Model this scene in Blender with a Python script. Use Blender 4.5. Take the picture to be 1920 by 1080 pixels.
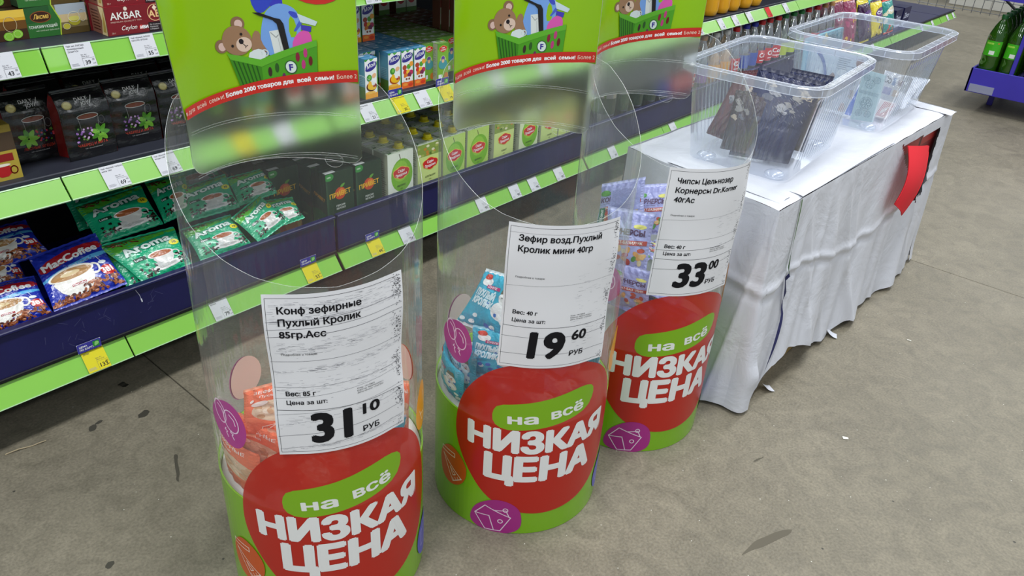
import bpy, math, random
import numpy as np
from mathutils import Vector, Matrix, geometry
random.seed(7); RNG = np.random.RandomState(11)
for o in list(bpy.data.objects): bpy.data.objects.remove(o, do_unlink=True)
SC = bpy.context.scene
COL = SC.collection
R = math.radians

# ---------------------------------------------------------------- camera, light, exposure
cd = bpy.data.cameras.new('camera'); cam = bpy.data.objects.new('camera', cd); COL.objects.link(cam); SC.camera = cam
RW = ((0.75183693, 0.65690731, 0.0566924), (0.36717179, -0.34570807, -0.86352232), (-0.5476551, 0.67004382, -0.50111393))
cam.matrix_world = Matrix(((RW[0][0], -RW[1][0], -RW[2][0], 0), (RW[0][1], -RW[1][1], -RW[2][1], 0), (RW[0][2], -RW[1][2], -RW[2][2], 1.31), (0, 0, 0, 1)))
cd.sensor_width = 36; cd.lens = 1468.08 / 1920 * 36; cd.clip_start = 0.02; cd.clip_end = 60

W = bpy.data.worlds.new('store_air'); SC.world = W; W.use_nodes = True
W.node_tree.nodes['Background'].inputs[0].default_value = (0.80, 0.90, 1.0, 1)
W.node_tree.nodes['Background'].inputs[1].default_value = 0.46
SC.view_settings.view_transform = 'Standard'; SC.view_settings.look = 'None'
SC.view_settings.exposure = 0.0; SC.view_settings.gamma = 1.0
SC.view_settings.use_curve_mapping = False

def area_light(name, loc, sx, sy, power, col=(0.95, 0.98, 1.0)):
    l = bpy.data.lights.new(name, 'AREA'); l.shape = 'RECTANGLE'; l.size = sx; l.size_y = sy; l.energy = power; l.color = col
    o = bpy.data.objects.new(name, l); COL.objects.link(o); o.location = loc; return o
for ly in (-1.2, 1.6, 4.4, 7.2, 10.0):
    area_light('ceiling_lamp', (-0.35, ly, 3.4), 0.35, 1.9, 70 if ly < 0 else 53)
    area_light('ceiling_lamp', (2.6, ly, 3.4), 0.35, 1.9, 33)
    area_light('ceiling_lamp', (-3.4, ly + 0.4, 3.4), 0.35, 1.9, 24)

# ---------------------------------------------------------------- materials
def lin(c):
    if isinstance(c, str):
        c = c.lstrip('#'); c = tuple(int(c[i:i + 2], 16) / 255 for i in (0, 2, 4))
    return tuple((x / 12.92 if x <= 0.04045 else ((x + 0.055) / 1.055) ** 2.4) for x in c[:3])
def newmat(name):
    m = bpy.data.materials.new(name); m.use_nodes = True; nt = m.node_tree; return m, nt, nt.nodes['Principled BSDF']
def N(nt, t, **kw):
    n = nt.nodes.new(t)
    for k, v in kw.items(): setattr(n, k, v)
    return n
def add_noise_bump(nt, b, scale, dist, detail=4, stretch=None, strength=1.0):
    tc = N(nt, 'ShaderNodeTexCoord'); no = N(nt, 'ShaderNodeTexNoise'); no.inputs['Scale'].default_value = scale; no.inputs['Detail'].default_value = detail
    if stretch:
        mp = N(nt, 'ShaderNodeMapping'); mp.inputs['Scale'].default_value = stretch; nt.links.new(tc.outputs['Object'], mp.inputs[0]); nt.links.new(mp.outputs[0], no.inputs[0])
    else: nt.links.new(tc.outputs['Object'], no.inputs[0])
    bu = N(nt, 'ShaderNodeBump'); bu.inputs['Distance'].default_value = dist; bu.inputs['Strength'].default_value = strength
    nt.links.new(no.outputs[0], bu.inputs['Height']); nt.links.new(bu.outputs[0], b.inputs['Normal']); return no
def mat_print(name, rough=0.5, spec=0.4, bump=None, coat=0, alpha=1.0, metal=0, stretch=None):
    m, nt, b = newmat(name); a = N(nt, 'ShaderNodeAttribute'); a.attribute_name = 'Col'
    nt.links.new(a.outputs['Color'], b.inputs['Base Color'])
    b.inputs['Roughness'].default_value = rough; b.inputs['Specular IOR Level'].default_value = spec
    b.inputs['Coat Weight'].default_value = coat; b.inputs['Coat Roughness'].default_value = 0.12; b.inputs['Metallic'].default_value = metal
    b.inputs['Alpha'].default_value = alpha
    if bump: add_noise_bump(nt, b, bump[0], bump[1], 3, stretch)
    return m
def mat_plain(name, col, rough=0.5, spec=0.4, metal=0, bump=None, coat=0, vary=0.0, vscale=8, stretch=None):
    m, nt, b = newmat(name); c = lin(col) + (1,)
    b.inputs['Base Color'].default_value = c; b.inputs['Roughness'].default_value = rough; b.inputs['Specular IOR Level'].default_value = spec
    b.inputs['Metallic'].default_value = metal; b.inputs['Coat Weight'].default_value = coat
    if bump: add_noise_bump(nt, b, bump[0], bump[1], 4, stretch)
    if vary:
        tc = N(nt, 'ShaderNodeTexCoord'); no = N(nt, 'ShaderNodeTexNoise'); no.inputs['Scale'].default_value = vscale; no.inputs['Detail'].default_value = 6
        nt.links.new(tc.outputs['Object'], no.inputs[0]); r = N(nt, 'ShaderNodeValToRGB')
        r.color_ramp.elements[0].position = 0.3; r.color_ramp.elements[1].position = 0.7
        r.color_ramp.elements[0].color = tuple(x * (1 - vary) for x in c[:3]) + (1,); r.color_ramp.elements[1].color = tuple(min(1, x * (1 + vary)) for x in c[:3]) + (1,)
        nt.links.new(no.outputs[0], r.inputs[0]); nt.links.new(r.outputs[0], b.inputs['Base Color'])
    return m
def mat_film(name, tint=(0.97, 0.985, 0.975), gloss_lo=0.03, gloss_hi=0.55, rough=0.06, haze=0.04, hazecol=(0.9, 0.92, 0.92), bump=None, stretch=None, power=3.0):
    """thin clear plastic: lets light through, glossy towards grazing view angles, slightly hazy"""
    m, nt, b = newmat(name); nt.nodes.remove(b); out = nt.nodes['Material Output']
    tr = N(nt, 'ShaderNodeBsdfTransparent'); tr.inputs[0].default_value = tint + (1,)
    gl = N(nt, 'ShaderNodeBsdfGlossy'); gl.inputs['Roughness'].default_value = rough; gl.inputs[0].default_value = (1, 1, 1, 1)
    df = N(nt, 'ShaderNodeBsdfDiffuse'); df.inputs[0].default_value = hazecol + (1,)
    tl = N(nt, 'ShaderNodeBsdfTranslucent'); tl.inputs[0].default_value = hazecol + (1,)
    dd = N(nt, 'ShaderNodeMixShader'); dd.inputs[0].default_value = 0.5; nt.links.new(df.outputs[0], dd.inputs[1]); nt.links.new(tl.outputs[0], dd.inputs[2])
    m1 = N(nt, 'ShaderNodeMixShader'); m1.inputs[0].default_value = haze; nt.links.new(tr.outputs[0], m1.inputs[1]); nt.links.new(dd.outputs[0], m1.inputs[2])
    lw = N(nt, 'ShaderNodeLayerWeight'); lw.inputs['Blend'].default_value = 0.5
    pw = N(nt, 'ShaderNodeMath', operation='POWER'); nt.links.new(lw.outputs['Facing'], pw.inputs[0]); pw.inputs[1].default_value = power
    mr = N(nt, 'ShaderNodeMapRange'); nt.links.new(pw.outputs[0], mr.inputs[0]); mr.inputs[3].default_value = gloss_lo; mr.inputs[4].default_value = gloss_hi
    m2 = N(nt, 'ShaderNodeMixShader'); nt.links.new(mr.outputs[0], m2.inputs[0]); nt.links.new(m1.outputs[0], m2.inputs[1]); nt.links.new(gl.outputs[0], m2.inputs[2])
    if bump:
        tc = N(nt, 'ShaderNodeTexCoord'); mp = N(nt, 'ShaderNodeMapping'); mp.inputs['Scale'].default_value = stretch or (1, 1, 1)
        no = N(nt, 'ShaderNodeTexNoise'); no.inputs['Scale'].default_value = bump[0]; no.inputs['Detail'].default_value = 3
        nt.links.new(tc.outputs['Object'], mp.inputs[0]); nt.links.new(mp.outputs[0], no.inputs[0])
        bu = N(nt, 'ShaderNodeBump'); bu.inputs['Distance'].default_value = bump[1]; nt.links.new(no.outputs[0], bu.inputs['Height']); nt.links.new(bu.outputs[0], gl.inputs['Normal'])
    nt.links.new(m2.outputs[0], out.inputs[0]); return m

M = {}
M['print'] = mat_print('printed_card', 0.42, 0.45)
M['matte'] = mat_print('printed_paper', 0.75, 0.2)
M['gloss'] = mat_print('glossy_print', 0.25, 0.5, coat=0.3)
M['foil'] = mat_print('crinkled_film_print', 0.24, 0.6, bump=(42, 0.004), coat=0.5)
M['softbag'] = mat_print('soft_film_print', 0.35, 0.5, bump=(55, 0.003), coat=0.3)
M['sticker'] = mat_print('sticker_print', 0.3, 0.5, alpha=0.95)
M['film'] = mat_film('clear_film', gloss_lo=0.035, gloss_hi=0.5, haze=0.05, bump=(5, 0.004), stretch=(6, 6, 0.6), rough=0.08)
M['film_edge'] = mat_film('film_edge', gloss_lo=0.12, gloss_hi=0.35, haze=0.15, rough=0.3)
M['film_fold'] = mat_film('film_overlap', gloss_lo=0.06, gloss_hi=0.5, haze=0.07, rough=0.1)
M['wrap'] = mat_film('clear_wrap', gloss_lo=0.12, gloss_hi=0.8, haze=0.14, rough=0.12, bump=(28, 0.006), power=2)
M['bin'] = mat_film('bin_plastic', tint=(0.93, 0.95, 0.98), gloss_lo=0.07, gloss_hi=0.6, haze=0.10, rough=0.14, hazecol=(0.86, 0.89, 0.96), power=2)
M['bin_rim'] = mat_film('bin_rim_plastic', tint=(0.9, 0.93, 0.97), gloss_lo=0.12, gloss_hi=0.6, haze=0.38, rough=0.2, hazecol=(0.80, 0.84, 0.93), power=2)
def mat_frost():
    m, nt, b = newmat('frosted_tongue'); b.inputs['Base Color'].default_value = (0.97, 0.98, 0.96, 1); b.inputs['Transmission Weight'].default_value = 1
    b.inputs['Roughness'].default_value = 0.30; b.inputs['IOR'].default_value = 1.12; return m
M['frost'] = mat_frost()
M['navy'] = mat_plain('navy_painted_steel', '#19184c', 0.36, 0.5, vary=0.16, vscale=7, bump=(60, 0.0004))
M['navy_dark'] = mat_plain('dark_shelf_steel', '#2b2d38', 0.5, 0.4, vary=0.1)
M['black'] = mat_plain('black_back_panel', '#15161b', 0.6, 0.3)
M['rail'] = mat_plain('green_price_rail', '#7ab83a', 0.34, 0.4, coat=0.12, vary=0.06, vscale=3, stretch=(1, 0.2, 14))
M['rail_edge'] = mat_plain('clear_rail_lip', '#9fc890', 0.25, 0.6)
M['steel'] = mat_plain('grey_steel', '#8d8f93', 0.35, 0.5, metal=0.8)
M['rubber'] = mat_plain('black_seal', '#141418', 0.6, 0.3)
M['blue_paint'] = mat_plain('blue_painted_steel', '#3c31a8', 0.4, 0.5, vary=0.06)
M['wood'] = mat_plain('raw_pallet_wood', '#b99a62', 0.8, 0.2, vary=0.2, vscale=20, bump=(40, 0.002), stretch=(1, 8, 8))
M['cap'] = mat_print('cap_plastic', 0.35, 0.5)
M['pulp'] = mat_plain('white_wall_panel', '#cfcfca', 0.7, 0.2, vary=0.04)

def mat_cloth():
    m, nt, b = newmat('white_wrapping_paper'); b.inputs['Base Color'].default_value = lin('#d5d6dd') + (1,); b.inputs['Roughness'].default_value = 0.42; b.inputs['Specular IOR Level'].default_value = 0.45
    tc = N(nt, 'ShaderNodeTexCoord'); no = N(nt, 'ShaderNodeTexNoise'); no.inputs['Scale'].default_value = 7; no.inputs['Detail'].default_value = 9; no.inputs['Roughness'].default_value = 0.6; no.inputs['Distortion'].default_value = 1.2
    nt.links.new(tc.outputs['Object'], no.inputs[0]); bu = N(nt, 'ShaderNodeBump'); bu.inputs['Distance'].default_value = 0.007; bu.inputs['Strength'].default_value = 0.8
    nt.links.new(no.outputs[0], bu.inputs['Height']); nt.links.new(bu.outputs[0], b.inputs['Normal']); return m
M['cloth'] = mat_cloth()
M['bin_joint'] = mat_plain('milky_bin_joint', '#e4e8f4', 0.3, 0.5)

def mat_floor():
    m, nt, b = newmat('polished_concrete'); L = nt.links.new
    tc = N(nt, 'ShaderNodeTexCoord')
    geo = N(nt, 'ShaderNodeNewGeometry')
    n1 = N(nt, 'ShaderNodeTexNoise'); n1.inputs['Scale'].default_value = 1.6; n1.inputs['Detail'].default_value = 8; n1.inputs['Roughness'].default_value = 0.62; L(geo.outputs['Position'], n1.inputs[0])
    n2 = N(nt, 'ShaderNodeTexNoise'); n2.inputs['Scale'].default_value = 160; n2.inputs['Detail'].default_value = 3; L(geo.outputs['Position'], n2.inputs[0])
    n3 = N(nt, 'ShaderNodeTexNoise'); n3.inputs['Scale'].default_value = 14; n3.inputs['Detail'].default_value = 8; n3.inputs['Distortion'].default_value = 1.5; L(geo.outputs['Position'], n3.inputs[0])
    r1 = N(nt, 'ShaderNodeValToRGB'); r1.color_ramp.elements[0].position = 0.3; r1.color_ramp.elements[1].position = 0.75
    r1.color_ramp.elements[0].color = lin('#777060') + (1,); r1.color_ramp.elements[1].color = lin('#8a8271') + (1,); L(n1.outputs[0], r1.inputs[0])
    mx = N(nt, 'ShaderNodeMix', data_type='RGBA', blend_type='OVERLAY'); mx.inputs[0].default_value = 0.45; L(r1.outputs[0], mx.inputs[6]); L(n2.outputs[0], mx.inputs[7])
    mx2 = N(nt, 'ShaderNodeMix', data_type='RGBA', blend_type='OVERLAY'); mx2.inputs[0].default_value = 0.4; L(mx.outputs[2], mx2.inputs[6]); L(n3.outputs[0], mx2.inputs[7])
    vo = N(nt, 'ShaderNodeTexVoronoi'); vo.inputs['Scale'].default_value = 26; L(geo.outputs['Position'], vo.inputs[0])
    lt = N(nt, 'ShaderNodeMath', operation='LESS_THAN'); L(vo.outputs['Distance'], lt.inputs[0]); lt.inputs[1].default_value = 0.035
    mx3 = N(nt, 'ShaderNodeMix', data_type='RGBA'); L(lt.outputs[0], mx3.inputs[0]); L(mx2.outputs[2], mx3.inputs[6]); mx3.inputs[7].default_value = lin('#cfccc0') + (1,)
    vs = N(nt, 'ShaderNodeTexVoronoi'); vs.inputs['Scale'].default_value = 9; L(geo.outputs['Position'], vs.inputs[0])
    lt2 = N(nt, 'ShaderNodeMath', operation='LESS_THAN'); L(vs.outputs['Distance'], lt2.inputs[0]); lt2.inputs[1].default_value = 0.03
    mx4 = N(nt, 'ShaderNodeMix', data_type='RGBA'); L(lt2.outputs[0], mx4.inputs[0]); L(mx3.outputs[2], mx4.inputs[6]); mx4.inputs[7].default_value = lin('#4a473f') + (1,)
    L(mx4.outputs[2], b.inputs['Base Color'])
    rr = N(nt, 'ShaderNodeMapRange'); L(n3.outputs[0], rr.inputs[0]); rr.inputs[3].default_value = 0.38; rr.inputs[4].default_value = 0.6; L(rr.outputs[0], b.inputs['Roughness'])
    b.inputs['Specular IOR Level'].default_value = 0.28
    bu = N(nt, 'ShaderNodeBump'); bu.inputs['Distance'].default_value = 0.0015; L(n2.outputs[0], bu.inputs['Height']); L(bu.outputs[0], b.inputs['Normal'])
    return m
M['floor'] = mat_floor()
M['joint'] = mat_plain('joint_filler', '#5f5b50', 0.8, 0.2)

def mat_bottle(name, col, rough=0.05, trans=0.92):
    m, nt, b = newmat(name); b.inputs['Base Color'].default_value = lin(col) + (1,); b.inputs['Roughness'].default_value = rough; b.inputs['Coat Weight'].default_value = 0.8
    b.inputs['Specular IOR Level'].default_value = 0.7; b.inputs['Transmission Weight'].default_value = trans; b.inputs['IOR'].default_value = 1.33; return m
M['green_pet'] = mat_bottle('green_bottle_plastic', '#2c5a10', 0.06, 0.3)
M['cola'] = mat_bottle('dark_drink', '#1d0f0c', 0.05, 0.0)
M['orange_drink'] = mat_bottle('orange_drink', '#e0a010', 0.12, 0.0)
M['clear_pet'] = mat_film('clear_bottle_plastic', gloss_lo=0.3, gloss_hi=0.9, haze=0.08, rough=0.05, power=1.5)

# ---------------------------------------------------------------- mesh builder with per-point print colour
class MB:
    def __init__(s): s.V = []; s.C = []; s.F3 = []; s.F4 = []; s.M3 = []; s.M4 = []; s.S3 = []; s.S4 = []; s.n = 0
    def add(s, V, T=None, Q=None, col='#ffffff', mi=0, smooth=False):
        V = np.asarray(V, float).reshape(-1, 3); n = len(V)
        c = np.asarray(col, float) if isinstance(col, np.ndarray) else np.tile(np.array(lin(col)), (n, 1))
        s.V.append(V); s.C.append(c)
        if T is not None and len(T):
            T = np.asarray(T, int) + s.n; s.F3.append(T); s.M3.append(np.full(len(T), mi)); s.S3.append(np.full(len(T), smooth))
        if Q is not None and len(Q):
            Q = np.asarray(Q, int) + s.n; s.F4.append(Q); s.M4.append(np.full(len(Q), mi)); s.S4.append(np.full(len(Q), smooth))
        s.n += n; return s
    def box(s, a, b, col='#ffffff', mi=0, bev=0.0):
        x0, y0, z0 = [min(p, q) for p, q in zip(a, b)]; x1, y1, z1 = [max(p, q) for p, q in zip(a, b)]
        if not bev:
            V = [(x, y, z) for z in (z0, z1) for y in (y0, y1) for x in (x0, x1)]
            return s.add(V, Q=[(0, 2, 3, 1), (4, 5, 7, 6), (0, 1, 5, 4), (2, 6, 7, 3), (0, 4, 6, 2), (1, 3, 7, 5)], col=col, mi=mi)
        e = bev; V = []; idx = {}
        for ix, x in enumerate((x0, x1)):
            for iy, y in enumerate((y0, y1)):
                for iz, z in enumerate((z0, z1)):
                    sx, sy, sz = (1 - 2 * ix), (1 - 2 * iy), (1 - 2 * iz)
                    for ax in range(3):
                        p = [x + sx * e, y + sy * e, z + sz * e]; p[ax] = (x, y, z)[ax]
                        idx[(ix, iy, iz, ax)] = len(V); V.append(p)
        Q = []; T = []
        g = lambda i, a: idx[(i[0], i[1], i[2], a)]
        for ax in range(3):
            o1, o2 = [k for k in range(3) if k != ax]
            for sgn in (0, 1):
                q = []
                for u, v in ((0, 0), (1, 0), (1, 1), (0, 1)):
                    i = [0, 0, 0]; i[ax] = sgn; i[o1] = u; i[o2] = v; q.append(g(i, ax))
                Q.append(q)
            for u in (0, 1):
                for v in (0, 1):
                    i = [0, 0, 0]; i[o1] = u; i[o2] = v; j = list(i); i[ax] = 0; j[ax] = 1
                    Q.append((g(i, o1), g(j, o1), g(j, o2), g(i, o2)))
        for ix in (0, 1):
            for iy in (0, 1):
                for iz in (0, 1): T.append([g((ix, iy, iz), a) for a in range(3)])
        return s.add(V, T=T, Q=Q, col=col, mi=mi)
    def grid(s, f, nu, nv, col='#ffffff', mi=0, smooth=True, closeu=False):
        u = np.linspace(0, 1, nu + 1); v = np.linspace(0, 1, nv + 1); U, Vv = np.meshgrid(u, v, indexing='ij')
        P = f(U.ravel(), Vv.ravel()); m = nv + 1
        Q = [(i * m + j, (i + 1) * m + j, (i + 1) * m + j + 1, i * m + j + 1) for i in range(nu) for j in range(nv)]
        return s.add(P, Q=Q, col=col, mi=mi, smooth=smooth)
    def lathe(s, prof, n=24, c=(0, 0, 0), col='#ffffff', mi=0, smooth=True, cap=True, axis=None):
        prof = np.array(prof, float); a = np.linspace(0, 2 * math.pi, n, endpoint=False); k = len(prof)
        V = np.zeros((n, k, 3)); V[:, :, 0] = np.outer(np.cos(a), prof[:, 0]); V[:, :, 1] = np.outer(np.sin(a), prof[:, 0]); V[:, :, 2] = prof[None, :, 1]
        V = V.reshape(-1, 3)
        if axis is not None:
            q = np.array(Vector((0, 0, 1)).rotation_difference(Vector(axis)).to_matrix()); V = V @ q.T
        V = V + np.array(c)
        Q = [(i * k + j, ((i + 1) % n) * k + j, ((i + 1) % n) * k + j + 1, i * k + j + 1) for i in range(n) for j in range(k - 1)]
        s.add(V, Q=Q, col=col, mi=mi, smooth=smooth)
        if cap:
            for j, fl in ((0, 1), (k - 1, 0)):
                if prof[j, 0] > 1e-6:
                    ring = [V[i * k + j] for i in range(n)]; cc = np.mean(ring, 0); s.add(ring + [cc], T=[((i + 1) % n, i, n) if fl else (i, (i + 1) % n, n) for i in range(n)], col=col, mi=mi)
        return s
    def tube(s, pts, r, n=8, col='#ffffff', mi=0, closed=False):
        P = np.array(pts, float); m = len(P); T = np.zeros_like(P)
        for i in range(m):
            a = P[(i - 1) % m] if (closed or i) else P[i]; b = P[(i + 1) % m] if (closed or i < m - 1) else P[i]
            d = b - a; T[i] = d / (np.linalg.norm(d) + 1e-12)
        up = np.array([0, 0, 1.0]) if abs(T[0][2]) < 0.9 else np.array([1.0, 0, 0]); V = []
        for i in range(m):
            x = np.cross(up, T[i]); x /= np.linalg.norm(x) + 1e-12; y = np.cross(T[i], x)
            if np.linalg.norm(x) > 0.5: up = y
            for k in range(n):
                t = 2 * math.pi * k / n; V.append(P[i] + r * (math.cos(t) * x + math.sin(t) * y))
        L = m if closed else m - 1
        Q = [(i * n + k, i * n + (k + 1) % n, ((i + 1) % m) * n + (k + 1) % n, ((i + 1) % m) * n + k) for i in range(L) for k in range(n)]
        s.add(V, Q=Q, col=col, mi=mi, smooth=True)
        if not closed: s.add([V[k] for k in range(n)], T=[(0, k + 1, k) for k in range(1, n - 1)], col=col, mi=mi); s.add([V[(m - 1) * n + k] for k in range(n)], T=[(0, k, k + 1) for k in range(1, n - 1)], col=col, mi=mi)
        return s
    def art(s, A, mapf, off=0.0003, step=0.00018, maxlen=1.0, mi=0, smooth=False):
        """prints flat artwork on a surface; mapf(xy array, offset array) gives 3-D points"""
        for tris, col, L in A.items:
            t = refine(tris, maxlen); n = len(t)
            P = mapf(t.reshape(-1, 2), np.full(n * 3, off + L * step))
            s.add(P, T=np.arange(n * 3).reshape(-1, 3), col=col, mi=mi, smooth=smooth)
        return s
    def mesh(s, name, mats, origin=(0, 0, 0)):
        me = bpy.data.meshes.new(name); V = np.concatenate(s.V) - np.array(origin); C = np.concatenate(s.C)
        f3 = np.concatenate(s.F3) if s.F3 else np.zeros((0, 3), int); f4 = np.concatenate(s.F4) if s.F4 else np.zeros((0, 4), int)
        me.vertices.add(len(V)); me.vertices.foreach_set('co', V.ravel())
        nl = len(f3) * 3 + len(f4) * 4; me.loops.add(nl); me.loops.foreach_set('vertex_index', np.concatenate([f3.ravel(), f4.ravel()]))
        npoly = len(f3) + len(f4); me.polygons.add(npoly)
        st = np.concatenate([np.arange(len(f3)) * 3, len(f3) * 3 + np.arange(len(f4)) * 4]); me.polygons.foreach_set('loop_start', st)
        me.polygons.foreach_set('material_index', np.concatenate((s.M3 or [np.zeros(0, int)]) + (s.M4 or [np.zeros(0, int)])).astype(int))
        me.polygons.foreach_set('use_smooth', np.concatenate((s.S3 or [np.zeros(0, bool)]) + (s.S4 or [np.zeros(0, bool)])).astype(bool))
        at = me.color_attributes.new('Col', 'FLOAT_COLOR', 'POINT'); at.data.foreach_set('color', np.concatenate([C, np.ones((len(C), 1))], 1).ravel())
        me.update(); me.validate()
        for m in (mats if isinstance(mats, (list, tuple)) else [mats]): me.materials.append(M[m] if isinstance(m, str) else m)
        return me
def refine(t, ml):
    t = np.asarray(t, float)
    if ml >= 1: return t
    out = []
    for _ in range(24):
        if not len(t): break
        e = np.stack([np.linalg.norm(t[:, 1] - t[:, 0], axis=1), np.linalg.norm(t[:, 2] - t[:, 1], axis=1), np.linalg.norm(t[:, 0] - t[:, 2], axis=1)], 1)
        big = e.max(1) > ml; out.append(t[~big]); t = t[big]; e = e[big]
        if not len(t): break
        k = np.round(e, 7).argmax(1); i = np.arange(len(t)); a = t[i, k]; b = t[i, (k + 1) % 3]; c = t[i, (k + 2) % 3]; m = (a + b) / 2
        t = np.concatenate([np.stack([a, m, c], 1), np.stack([m, b, c], 1)])
    if len(t): out.append(t)
    return np.concatenate(out)

# ---------------------------------------------------------------- flat artwork
_TX = {}
def text_tris(st, bold, res=3):
    k0 = (st, bold)
    if k0 in _TX: return _TX[k0]
    if bold:
        base = text_tris(st, 0); n = 8 if bold > .03 else 4
        r = np.concatenate([base] + [base + np.array([bold * math.cos(6.2832 * i / n + .4), bold * math.sin(6.2832 * i / n + .4) * .8]) for i in range(n)]); _TX[k0] = r; return r
    cu = bpy.data.curves.new('t', 'FONT'); cu.body = st; cu.size = 1; cu.resolution_u = res; cu.fill_mode = 'NONE'
    o = bpy.data.objects.new('t', cu); COL.objects.link(o); dg = bpy.context.evaluated_depsgraph_get(); dg.update()
    me = bpy.data.meshes.new_from_object(o.evaluated_get(dg)); V = [tuple(v.co[:2]) for v in me.vertices]; nxt = {}; loops = []
    for e in me.edges:
        i, j = e.vertices; nxt.setdefault(i, []).append(j); nxt.setdefault(j, []).append(i)
    bpy.data.objects.remove(o); bpy.data.meshes.remove(me); bpy.data.curves.remove(cu)
    seen = set()
    for i in range(len(V)):
        if i in seen or i not in nxt: continue
        comp = []; stack = [i]; seen.add(i)
        while stack:
            q = stack.pop(); comp.append(q)
            for w_ in nxt[q]:
                if w_ not in seen: seen.add(w_); stack.append(w_)
        loops.append([V[q] for q in sorted(comp)])
    area = lambda p: sum(p[k][0] * p[(k + 1) % len(p)][1] - p[(k + 1) % len(p)][0] * p[k][1] for k in range(len(p))) / 2
    def inside(pt, p):
        r_ = False
        for k in range(len(p)):
            (x1, y1), (x2, y2) = p[k], p[(k + 1) % len(p)]
            if (y1 > pt[1]) != (y2 > pt[1]) and pt[0] < (x2 - x1) * (pt[1] - y1) / (y2 - y1) + x1: r_ = not r_
        return r_
    ar = [area(p) for p in loops]; out = []; S_ = []
    for k, p in enumerate(loops):
        big = [m for m in range(len(loops)) if m != k and abs(ar[m]) > abs(ar[k]) and inside(p[0], loops[m])]
        top = max(big, key=lambda m: abs(ar[m])) if big else k; S_.append(1 if ar[k] * ar[top] > 0 else -1)
    holes = {k: [] for k in range(len(loops))}
    for k, p in enumerate(loops):
        if S_[k] < 0:
            c_ = [m for m in range(len(loops)) if S_[m] > 0 and abs(ar[m]) > abs(ar[k]) and inside(p[0], loops[m])]
            if c_: holes[min(c_, key=lambda m: abs(ar[m]))].append(p)
    for k, p in enumerate(loops):
        if S_[k] < 0: continue
        L_ = [p] + holes[k]; F_ = [q for l_ in L_ for q in l_]
        for t in geometry.tessellate_polygon([[Vector((x, y, 0)) for x, y in l_] for l_ in L_]): out.append([F_[n] for n in t])
    r = np.array(out) if out else np.zeros((0, 3, 2)); _TX[k0] = r; return r
def chaikin(p, it=2):
    p = [tuple(q) for q in p]
    for _ in range(it):
        q = []
        for i in range(len(p)):
            a = p[i]; b = p[(i + 1) % len(p)]; q += [(0.75 * a[0] + .25 * b[0], 0.75 * a[1] + .25 * b[1]), (0.25 * a[0] + .75 * b[0], 0.25 * a[1] + .75 * b[1])]
        p = q
    return p
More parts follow.
